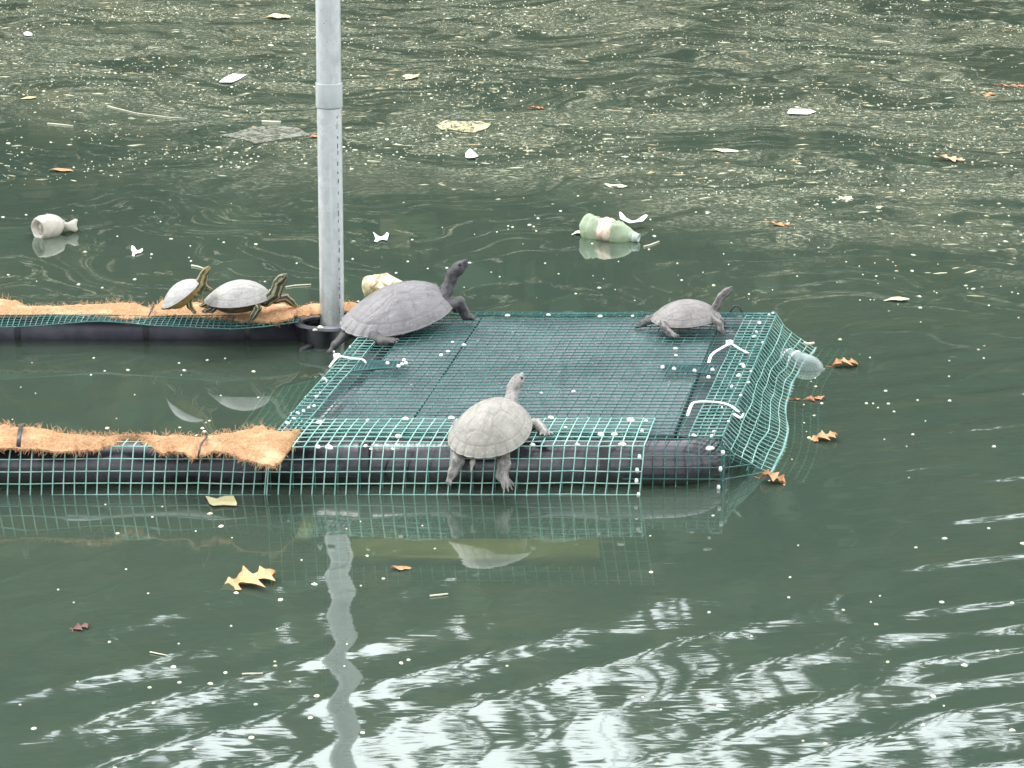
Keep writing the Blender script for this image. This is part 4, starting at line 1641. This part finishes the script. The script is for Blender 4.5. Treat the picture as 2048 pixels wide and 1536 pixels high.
M_WHITE = simple('white_plastic', (0.78, 0.78, 0.80), (0.84, 0.84, 0.86), 40, 0.4)
M_PAPER = simple('white_paper', (0.72, 0.73, 0.72), (0.82, 0.82, 0.82), 40, 0.8)
ribbon('plastic_strip', 'curved white plastic strip floating behind the green bottle', 'strip',
       [(1240, 428), (1247, 438), (1262, 444), (1280, 442), (1292, 434)], 0.02, [.003, .010, .012, .011, .006], M_WHITE, lift=[.006, .002, 0, .002, .006])

# cream cup on the left, open end to the viewer
cupb = thing('plastic_cup', 'cream coloured crumpled plastic cup floating near the left border', 'cup', P(100, 470, 0.01))
CO = Vector(cupb.location)
a_, c_ = P(77, 455, 0.026), P(128, 452, 0.026)
a_ = a_ + Vector((0, -0.02, 0)); c_ = c_ + Vector((0, 0.035, 0))
ln = (c_ - a_).length
prof = [(.0195, 0.012), (.0265, 0.004), (.029, 0.0), (.033, 0.004), (.036, .02), (.036, ln * .5), (.028, ln * .72), (.014, ln * .86), (.012, ln * .92)]
b = MB()
b.lathe(prof, 32, frame_from(a_, c_), jig=crumple(5.0, 0.004, 1.0, 34))
M_CREAM = plastic_material('cream_plastic', (0.62, 0.58, 0.48), (0.78, 0.75, 0.68), 0.3)
b.build('cup_body', M_CREAM, cupb, origin=CO)
b = MB()
b.lathe([(.0255, .006), (.018, .014), (.010, .009), (.0003, .012)], 32, frame_from(a_, c_), jig=crumple(5.0, 0.004, 1.0, 34))
b.build('cup_base', simple('dirty_plastic', (0.22, 0.19, 0.15), (0.55, 0.50, 0.42), 60, 0.5), cupb, origin=CO)
d_ = (c_ - a_).normalized()
n0 = a_ + d_ * ln * .9
b = MB()
b.lathe([(.012, 0), (.014, .008), (.024, .024), (.027, .036), (.018, .040), (.0004, .038)], 24, frame_from(n0, n0 + Vector((0.9, 0.1, -0.18))), jig=crumple(9.0, 0.008, 0.75, 40))
b.build('cup_neck', plastic_material('cream_plastic_thin', (0.60, 0.58, 0.50), (0.74, 0.72, 0.64), 0.4), cupb, origin=CO)

# yellowed bottle behind the big turtle
yb = thing('plastic_bottle', 'yellowed crumpled plastic bottle floating behind the largest turtle', 'bottle', P(768, 606, 0.01))
YO = Vector(yb.location)
a_, c_ = P(738, 566, 0.030), P(815, 588, 0.026)
a_ = a_ + Vector((0, -.02, 0)); c_ = c_ + Vector((0, .01, 0))
ln = (c_ - a_).length
b = MB()
prof = [(.006, .010), (.020, .004), (.031, .0), (.036, .006), (.0385, .02), (.037, ln * .4), (.036, ln * .7), (.030, ln * .92), (.014, ln * 1.1), (.0005, ln * 1.12)]
b.lathe(prof, 32, frame_from(a_, c_), jig=crumple(14.0, 0.011, 0.9, 36))
mm, t = mat('yellowed_plastic')
v_ = coords(t)
n_ = t.noise(v_, 24, 5, 0.65)
col_ = t.mix(t.step(n_, 0.38, 0.62), (0.50, 0.42, 0.20), (0.74, 0.68, 0.48))
col_ = t.mix(t.step(t.noise(v_, 30, 3, 0.6, 1.0), 0.50, 0.62), col_, (0.27, 0.18, 0.07))
pbr(t, col_, 0.45, 0, t.bump(n_, 0.003))
b.build('bottle_body', mm, yb, origin=YO)

# clear bottle half sunk under the right skirt
sb = thing('plastic_bottle', 'clear whitish plastic bottle half sunk under the right mesh skirt', 'bottle', P(1600, 740, 0))
SBO = Vector(sb.location)
a_, c_ = P(1545, 720, -0.002), P(1640, 745, -0.008)
ln = (c_ - a_).length
b = MB()
b.lathe([(.0005, 0), (.018, .001), (.033, .01), (.036, .03), (.035, ln * .3), (.036, ln * .5), (.036, ln * .70), (.033, ln * .85), (.024, ln * .96), (.013, ln * 1.0), (.013, ln * 1.06), (.0005, ln * 1.065)], 28, frame_from(a_, c_), jig=crumple(21.0, 0.003, 1.0, 25))
b.build('bottle_body', plastic_material('clear_plastic', (0.52, 0.62, 0.60), (0.66, 0.74, 0.72), 0.45, 0.18, 0.75), sb, origin=SBO)
b = MB()
for q in (.30, .46):
    fr_ = frame_from(a_ + (c_ - a_) * q, c_ + (c_ - a_) * q)
    b.lathe([(.036, -.003), (.0385, 0), (.036, .003)], 28, fr_, jig=crumple(21.0, 0.002, 1.0, 25))
b.build('bottle_rib', M_TIE, sb, origin=SBO)

# small white propeller-shaped scraps
def scrap(name, label, cat, px, py, pix, m, z=0.004, group=None, curl=0.004):
    """flat piece outlined by offsets (photo pixels) round its centre, lying on the water"""
    c = P(px, py, z)
    pts = [P(px + dx, py + dy, z) for dx, dy in pix]
    b = MB()
    n = len(pts)
    mx = max((p - c).length for p in pts)
    top = [c + Vector((0, 0, curl * .3))] + [c.lerp(p, .55) + Vector((0, 0, 0.0006 * math.sin(i * 2.1))) for i, p in enumerate(pts)] + \
          [p + Vector((0, 0, curl * ((p - c).length / mx) ** 2 * (0.5 + 0.5 * math.sin(i * 1.7 + px)))) for i, p in enumerate(pts)]
    fs = [(0, 1 + i, 1 + (i + 1) % n) for i in range(n)] + [(1 + i, 1 + n + i, 1 + n + (i + 1) % n, 1 + (i + 1) % n) for i in range(n)]
    b.add(top, fs)
    lowp = [q - Vector((0, 0, 0.0012)) for q in top]
    b.add(lowp, [tuple(reversed(f)) for f in fs])
    rim_t, rim_b = top[1 + n:], lowp[1 + n:]
    b.add(rim_t + rim_b, [(i, n + i, n + (i + 1) % n, (i + 1) % n) for i in range(n)])
    o = b.build(name, m, origin=c)
    return tag(o, label, cat, group)


prop = [(-16, -9), (-11, -7), (-5, -2), (5, -3), (12, -9), (16, -7), (13, 2), (12, 7), (5, 4), (-3, 5), (-8, 10), (-14, 9), (-10, 3)]
scrap('foam_scrap', 'small white bow-shaped foam scrap right of the pole', 'scrap', 762, 475, prop, M_WHITE)
prop2 = [(-8, -10), (-3, -9), (1, -3), (7, -3), (13, -6), (14, -2), (9, 2), (3, 3), (-2, 5), (-4, 10), (-8, 8), (-6, 2), (-10, -4)]
scrap('foam_scrap', 'small white three-armed foam scrap above the far coir strip', 'scrap', 272, 503, prop2, M_WHITE)
scrap('paper_scrap', 'white slanted paper scrap left of the pole collar', 'paper', 465, 157, [(-27, 8), (-16, -2), (0, -9), (28, -8), (12, 2), (-2, 9)], M_PAPER)
scrap('paper_scrap', 'white oblong paper scrap in the scum at the upper right', 'paper', 1602, 224, [(-28, 2), (-22, -5), (18, -5), (30, -1), (14, 5), (-24, 5)], M_PAPER)
scrap('foam_scrap', 'roundish lilac white foam lump above the green bottle to its left', 'scrap', 943, 311, [(-12, -4), (-3, -9), (8, -5), (14, 1), (5, 7), (-6, 7), (-12, 3)], M_WHITE, curl=0.01)
scrap('foam_scrap', 'white foam speck on the water near the upper left corner', 'scrap', 56, 68, [(-9, -2), (-2, -4), (7, -2), (9, 2), (0, 4), (-7, 3)], M_WHITE)
M_FILM, t = mat('plastic_film')
v_ = coords(t)
n_ = t.noise(v_, 30, 6, 0.7, 1.0)
p_ = t.new('ShaderNodeBsdfPrincipled')
t.put(p_.inputs['Base Color'], t.mix(t.step(n_, 0.4, 0.65), (0.13, 0.14, 0.10), (0.36, 0.37, 0.30)))
p_.inputs['Roughness'].default_value = 0.35
t.l.new(t.bump(n_, 0.004), p_.inputs['Normal'])
q_ = t.new('ShaderNodeBsdfTransparent')
t.l.new(t.mixsh(t.step(n_, 0.35, 0.62, 0.75, 0.25), p_.outputs[0], q_.outputs[0]), t.out.inputs[0])
scrap('plastic_film', 'grey sheet of plastic film afloat left of the pole', 'film', 535, 268,
      [(-95, 4), (-60, -4), (-30, -14), (20, -17), (60, -12), (86, 3), (40, 8), (10, 14), (-25, 21), (-50, 10)], M_FILM, z=0.002)
M_SCUM, t = mat('yellow_scum')
v_ = coords(t)
n_ = t.noise(t.mapping(v_, (1, .5, 1)), 42, 6, 0.75, 1.2)
p_ = t.new('ShaderNodeBsdfPrincipled')
t.put(p_.inputs['Base Color'], t.mix(t.step(n_, 0.45, 0.65), (0.30, 0.29, 0.15), (0.62, 0.58, 0.36)))
p_.inputs['Roughness'].default_value = 0.9
q_ = t.new('ShaderNodeBsdfTransparent')
t.l.new(t.mixsh(t.step(n_, 0.40, 0.52), q_.outputs[0], p_.outputs[0]), t.out.inputs[0])
scrap('scum_raft', 'yellowish raft of foam and scum near the top centre', 'foam', 930, 251,
      [(-58, 0), (-40, -9), (-5, -8), (30, -9), (52, -2), (44, 6), (18, 14), (-8, 12), (-30, 8), (-48, 9)], M_SCUM, z=0.003)

# ------------------------------------------------------------------ leaves
M_OAK = simple('oak_leaf_tan', (0.46, 0.25, 0.10), (0.58, 0.36, 0.17), 45, 0.7, 0.001)
M_ORANGE = simple('leaf_orange', (0.40, 0.19, 0.08), (0.52, 0.29, 0.14), 45, 0.7, 0.001)
M_RUST = simple('leaf_rust', (0.36, 0.13, 0.06), (0.50, 0.22, 0.11), 45, 0.7, 0.001)
M_YELLOW = simple('leaf_yellow', (0.54, 0.48, 0.22), (0.66, 0.60, 0.34), 45, 0.7, 0.001)
M_CREAMLEAF = simple('leaf_cream', (0.62, 0.60, 0.38), (0.74, 0.72, 0.52), 45, 0.7, 0.001)
M_DARKRED = simple('leaf_dark_red', (0.10, 0.035, 0.03), (0.16, 0.06, 0.05), 45, 0.7)


OAK_Q = [0, .06, .13, .20, .26, .33, .42, .50, .56, .62, .70, .77, .83, .90, 1.0]
OAK_W = [.03, .10, .42, .60, .22, .20, .62, .98, .52, .20, .32, .70, .34, .22, .02]


def oak_leaf(label, px, py, length, ang, m, width=0.42, lobes=3, curl=0.006, depth=0.66, stem=True, z=0.003, group='fallen leaves afloat'):
    """lobed leaf with a midrib and a stalk; ang is the heading of its tip on the water"""
    c = P(px, py, z)
    b = MB()
    n = 44
    rows = []
    for i in range(n + 1):
        q = i / n
        env = math.sin(math.pi * min(1, q * 0.92 + 0.05)) ** 0.75
        if lobes >= 2:
            lob = float(np.interp(q, OAK_Q, OAK_W))
            hw = max(0.0006, length * width * 1.05 * lob)
        else:
            lob = (1 - depth) + depth * abs(math.sin(math.pi * lobes * (q + 0.04))) ** 0.8
            hw = max(0.0006, length * width * env * lob)
        x = (q - 0.5) * length
        bend = curl * math.sin(q * math.pi * 1.2 + px)
        sweep = 0.13 * length * lob
        row = []
        for s_ in (-1, -.55, 0, .55, 1):
            row.append(Vector((x + sweep * abs(s_) ** 1.4, hw * s_ * (1 + 0.08 * math.sin(px + i)), z * 0 + bend + curl * 1.1 * abs(s_) ** 2 * (0.6 + 0.4 * math.sin(q * 9 + px)))))
        rows.append(row)
    R3 = Matrix.Rotation(ang, 3, 'Z')
    top = [[R3 @ p + c for p in r] for r in rows]
    b.grid(top)
    b.grid([[p - Vector((0, 0, .0007)) for p in reversed(r)] for r in top])
    o = None
    leaf = b.build('fallen_leaf', m, origin=c)
    tag(leaf, label, 'leaf', group)
    if stem:
        bb = MB()
        p0 = top[0][2]
        d = R3 @ Vector((-1, 0.15, 0))
        bb.tube([p0 + d * -0.3 * length * 0 , p0 + d * length * .12, p0 + d * length * .24 + Vector((0, 0, .002))], [.0011, .0010, .0007], 6)
        bb.build('stalk', m, leaf, origin=c)
    return leaf


oak_leaf('large tan oak leaf floating alone in the open foreground water', 495, 1164, 0.112, 0.45, M_OAK, 0.50, 3.0, 0.008, 0.74)
oak_leaf('orange oak leaf at the tip of the half sunk bottle', 1690, 731, 0.066, 0.2, M_ORANGE, 0.5, 2.5, 0.008)
oak_leaf('narrow reddish leaf on the water below the half sunk bottle', 1618, 797, 0.074, 0.1, M_RUST, 0.28, 2.0, 0.006, 0.4)
oak_leaf('orange lobed leaf lowest of the three right of the mesh skirt', 1645, 878, 0.066, 0.15, M_ORANGE, 0.5, 2.5, 0.007)
oak_leaf('orange brown leaf caught at the front tip of the mesh skirt', 1546, 962, 0.055, -0.3, M_ORANGE, 0.55, 2.5, 0.010)
oak_leaf('small orange leaf floating over the sunken yellow plank', 800, 1136, 0.036, 0.2, M_ORANGE, 0.3, 1.5, 0.003, 0.3, False)
oak_leaf('pale yellow leaf with a stalk in the scum right of the pole collar', 808, 155, 0.10, 0.0, M_YELLOW, 0.55, 1.2, 0.008, 0.25)
oak_leaf('pale tan leaf afloat near the top left of the pole', 553, 35, 0.10, 0.0, simple('leaf_buff', (0.46, 0.40, 0.22), (0.58, 0.52, 0.32), 40, 0.7), 0.6, 1.4, 0.006, 0.3)
oak_leaf('thin rusty leaf above the cream cup', 120, 341, 0.072, 0.0, M_ORANGE, 0.25, 1.0, 0.003, 0.2, False)
oak_leaf('yellow sliver of leaf near the left border in the upper scum', 55, 196, 0.055, 0.0, M_YELLOW, 0.35, 1.0, 0.002, 0.2, False)
oak_leaf('orange leaf in the scum right of the green bottle', 1560, 449, 0.066, 0.1, M_ORANGE, 0.42, 2.0, 0.005, 0.4)
oak_leaf('orange leaf with ragged lobes in the scum near the right border', 1905, 319, 0.085, -0.2, simple('leaf_apricot', (0.50, 0.30, 0.16), (0.60, 0.42, 0.26), 40, 0.7), 0.55, 2.5, 0.006)
oak_leaf('rust red leaf at the right border of the upper scum', 2026, 171, 0.095, 0.0, M_RUST, 0.4, 2.0, 0.006, 0.4)
oak_leaf('smaller rust orange leaf beside the rust red leaf at the right', 1978, 190, 0.05, 0.8, M_ORANGE, 0.5, 2.0, 0.004, 0.4, False)
oak_leaf('faded pinkish leaf in the scum above the green bottle', 1075, 217, 0.055, 0.1, M_RUST, 0.4, 2.0, 0.004, 0.4)
oak_leaf('dark red sunken leaf low on the left', 155, 1256, 0.045, 0.4, M_DARKRED, 0.4, 2.0, 0.003, 0.4, False, z=0.002)
oak_leaf('cream leaf floating left of the half sunk bottle, far out', 1228, 371, 0.075, -0.35, M_CREAMLEAF, 0.3, 1.0, 0.004, 0.2, False)
oak_leaf('cream notched leaf in the thick scum at the right', 1687, 397, 0.06, 0.5, M_CREAMLEAF, 0.6, 2.0, 0.005, 0.4, False)
oak_leaf('pale slender leaf on the clear water right of the platform', 1790, 600, 0.062, -0.1, M_CREAMLEAF, 0.22, 1.0, 0.003, 0.1, False)
oak_leaf('wide cream leaf in the scum straight above the green bottle', 1447, 301, 0.085, 0.0, M_CREAMLEAF, 0.3, 1.3, 0.003, 0.2, False)
oak_leaf('orange fleck of leaf touching the pole and the plastic film', 628, 274, 0.04, 0.0, M_RUST, 0.4, 1.5, 0.003, 0.3, False)
oak_leaf('pale green leaf at the foot of the green bottle', 1155, 467, 0.042, 0.0, M_CREAMLEAF, 0.35, 1.2, 0.004, 0.2, False)
scrap('yellow_card', 'pale yellow card floating at the foot of the front boom', 'card', 443, 1003,
      [(-32, -9), (-10, -6), (6, -10), (24, -9), (31, 4), (30, 8), (2, 7), (-16, 10), (-24, 4)], M_YELLOW, curl=0.006)
# stalks
M_STRAW = simple('straw', (0.50, 0.47, 0.33), (0.62, 0.60, 0.46), 60, 0.8)


def stalk(label, pix, r=0.0022, z=0.002, name='straw_stalk'):
    pts = [P(x, y, z) for x, y in pix]
    c = sum(pts, Vector()) / len(pts)
    b = MB()
    b.tube(pts, [r * (1 - .3 * i / len(pts)) for i in range(len(pts))], 7)
    return tag(b.build(name, M_STRAW, origin=c), label, 'stalk', 'straw stalks afloat')


stalk('straw stalk floating right behind the smallest turtle', [(383, 531), (395, 533), (410, 538)], 0.0028)
stalk('straw stalk on the water right of the dark necked turtle', [(572, 574), (590, 571), (622, 569)], 0.0024)
stalk('straw stalk at the right tail of the green bottle', [(1288, 493), (1300, 490), (1318, 483)], 0.0026)
stalk('straight straw stalk low in the foreground between pole mirror and oak leaf', [(484, 1348), (505, 1347), (525, 1347)], 0.0016)
stalk('short straw stalk right of the mirrored collar', [(860, 1192), (878, 1190), (896, 1188)], 0.0022)
stalk('short straw stalk low on the left', [(300, 1304), (315, 1307), (335, 1311)], 0.0014)
stalk('long straw stalk in the upper left scum', [(95, 247), (120, 249), (146, 252)], 0.003)
stalk('long straw stalk trailing through the upper left scum', [(215, 212), (270, 226), (340, 235), (374, 237)], 0.0022)
stalk('pale twig above the film sheet left of the pole', [(524, 243), (545, 244), (562, 244)], 0.005)
stalk('straw stalk at the right in the upper scum', [(1748, 82), (1770, 83), (1792, 86)], 0.003)
stalk('stalk poking from the mesh skirt at its back corner', [(1608, 686), (1616, 688), (1628, 686)], 0.004, 0.02)
M_DRIFT = simple('pale_drift', (0.64, 0.64, 0.58), (0.78, 0.78, 0.72), 50, 0.6)

# ------------------------------------------------------------------ petals resting on the platform
petal_px = [(1261, 840, 1.5), (1202, 869, 1.3), (1229, 869, 1.3), (1245, 889, 1.3), (1102, 836, 1.25), (1065, 890, 1.1), (903, 836, 1.2), (811, 838, 1.2),
            (797, 873, 1.3), (639, 845, 1.4), (636, 894, 1.3), (658, 895, 1.6), (1420, 897, 1.5), (1388, 871, 1.0), (1131, 855, .7), (1155, 889, .8),
            (731, 892, .8), (742, 898, .7), (785, 898, .7), (735, 840, .7), (882, 710, .9), (896, 703, .9), (928, 690, .9), (1015, 631, 1.1), (1097, 630, .9),
            (1200, 633, 1.2), (1265, 632, .8), (1147, 783, .8), (1351, 697, .9), (1352, 711, .8), (630, 660, 1.0), (641, 655, 1.4), (905, 684, .7), (1083, 786, .6)]
pm_ = None
for i, (x, y, s) in enumerate(petal_px):
    on_hub = x < 660 and y < 680
    zt = 0.055 if on_hub else (0.104 if y < 880 else 0.106)
    c = P(x, y, zt + 0.004)
    if pm_ is None:
        b = MB()
        b.lathe([(0.0002, -.0022), (.0036, -.0020), (.0052, -.0004), (.0050, .0012), (.0032, .0028), (.0002, .0032)], 12, jig=crumple(3.0, 0.0012, 1.15, 260))
        pm_ = b.build('petal', M_BLOB)
        o = pm_
    else:
        o = bpy.data.objects.new('petal', pm_.data)
        COL.objects.link(o)
    o.location = c
    o.scale = (s, s * RND.uniform(.8, 1.1), s * RND.uniform(.8, 1.1))
    o.rotation_euler = (RND.uniform(-.15, .15), RND.uniform(-.15, .15), RND.uniform(0, 6.3))
    if on_hub:
        tag(o, 'small round cream petal lying on the black flange at the pole foot', 'petal', 'petals on the pole flange')
    else:
        tag(o, 'small round cream petal lying on the green mesh of the platform', 'petal', 'petals on the platform mesh')

# ------------------------------------------------------------------ countless specks drifting on the water
def specks():
    rng = np.random.default_rng(5)
    b = MB()
    placed = 0

    def region(x, y):
        e = y + 0.52 * x - 7.45 + 1.7 * mnoise.noise(Vector((x * .8, y * .8, 1.7)))
        return smooth01((e + .5) / 1.3)

    def on_raft(x, y):
        if 4.80 < y < 5.97 and FL.x - 0.03 - 0 < x - (y - 4.95) * 0.19 + 0.0 and x - (y - 4.95) * 0.19 < FR.x + 0.03:
            return True
        if x < FL.x + .05 and (4.86 < y < 5.08 or 5.86 < y < 6.14):
            return True
        return False

    def disc(x, y, rx, ry, rot_, mi, n=7):
        cz = 0.0012
        vs = [(x, y, cz + min(rx, ry) * .45)]
        ph = rng.uniform(0, 6.28)
        for k in range(n):
            a = 2 * math.pi * k / n
            j = rng.uniform(.75, 1.15)
            u, v = rx * math.cos(a) * j, ry * math.sin(a) * j
            vs.append((x + u * math.cos(rot_) - v * math.sin(rot_), y + u * math.sin(rot_) + v * math.cos(rot_), cz - .0008))
        b.add(vs, [(0, 1 + k, 1 + (k + 1) % n) for k in range(n)], mi)
    # thick scum far out: many flecks, clumped
    tries = 0
    while placed < 7600 and tries < 120000:
        tries += 1
        y = 5.6 + 7.2 * rng.random() ** 0.9
        x = rng.uniform(-.26, .26) * y
        if on_raft(x, y):
            continue
        cl = mnoise.noise(Vector((x * 2.1 + 1.5 * mnoise.noise(Vector((x, y, 9))), y * 2.1, 4.2))) + 0.5 * mnoise.noise(Vector((x * 7, y * 7, 1.2)))
        pr = region(x, y) * smooth01(0.42 + cl * 1.5) + 0.010
        if rng.random() > pr:
            continue
        s = 0.0015 + 0.0030 * rng.random() ** 2.4
        if rng.random() < .06: s *= 1.8
        ela = 1 + 1.6 * rng.random() ** 3
        mi = 0 if rng.random() < .34 else (1 if rng.random() < .75 else 2)
        disc(x, y, s * ela, s, rng.normal(0, .5), mi, 6)
        placed += 1
    # longer flecks: bits of grass and bark
    for _ in range(800):
        y = 6.3 + 6 * rng.random()
        x = rng.uniform(-.25, .25) * y
        if rng.random() > region(x, y) or on_raft(x, y): continue
        disc(x, y, rng.uniform(.008, .03), rng.uniform(.0015, .004), rng.normal(0, .35), int(rng.integers(1, 4)), 8)
    # clear water: scattered cream petals and beads
    k = 0
    while k < 330:
        y = rng.uniform(3.5, 7.4)
        x = rng.uniform(-.235, .235) * y
        if on_raft(x, y): continue
        if rng.random() > 0.45 + 0.6 * mnoise.noise(Vector((x * 1.3, y * 1.3, 8.8))): continue
        s = 0.0019 + 0.0036 * rng.random() ** 2.2
        disc(x, y, s * rng.uniform(1, 1.35), s, rng.uniform(0, 3), 0, 9)
        k += 1
    mats = [simple('speck_cream', (0.54, 0.53, 0.34), (0.74, 0.73, 0.58), 50, 0.8), simple('speck_olive', (0.23, 0.24, 0.15), (0.38, 0.39, 0.27), 30, 0.9),
            simple('speck_tan', (0.30, 0.24, 0.13), (0.42, 0.35, 0.2), 30, 0.9), simple('speck_straw', (0.42, 0.41, 0.26), (0.55, 0.54, 0.38), 30, 0.9)]
    o = b.build('floating_flecks', mats)
    tag(o, 'countless cream and olive flecks of pollen, petals and duckweed drifting on the pond', 'flecks', kind='stuff')


specks()
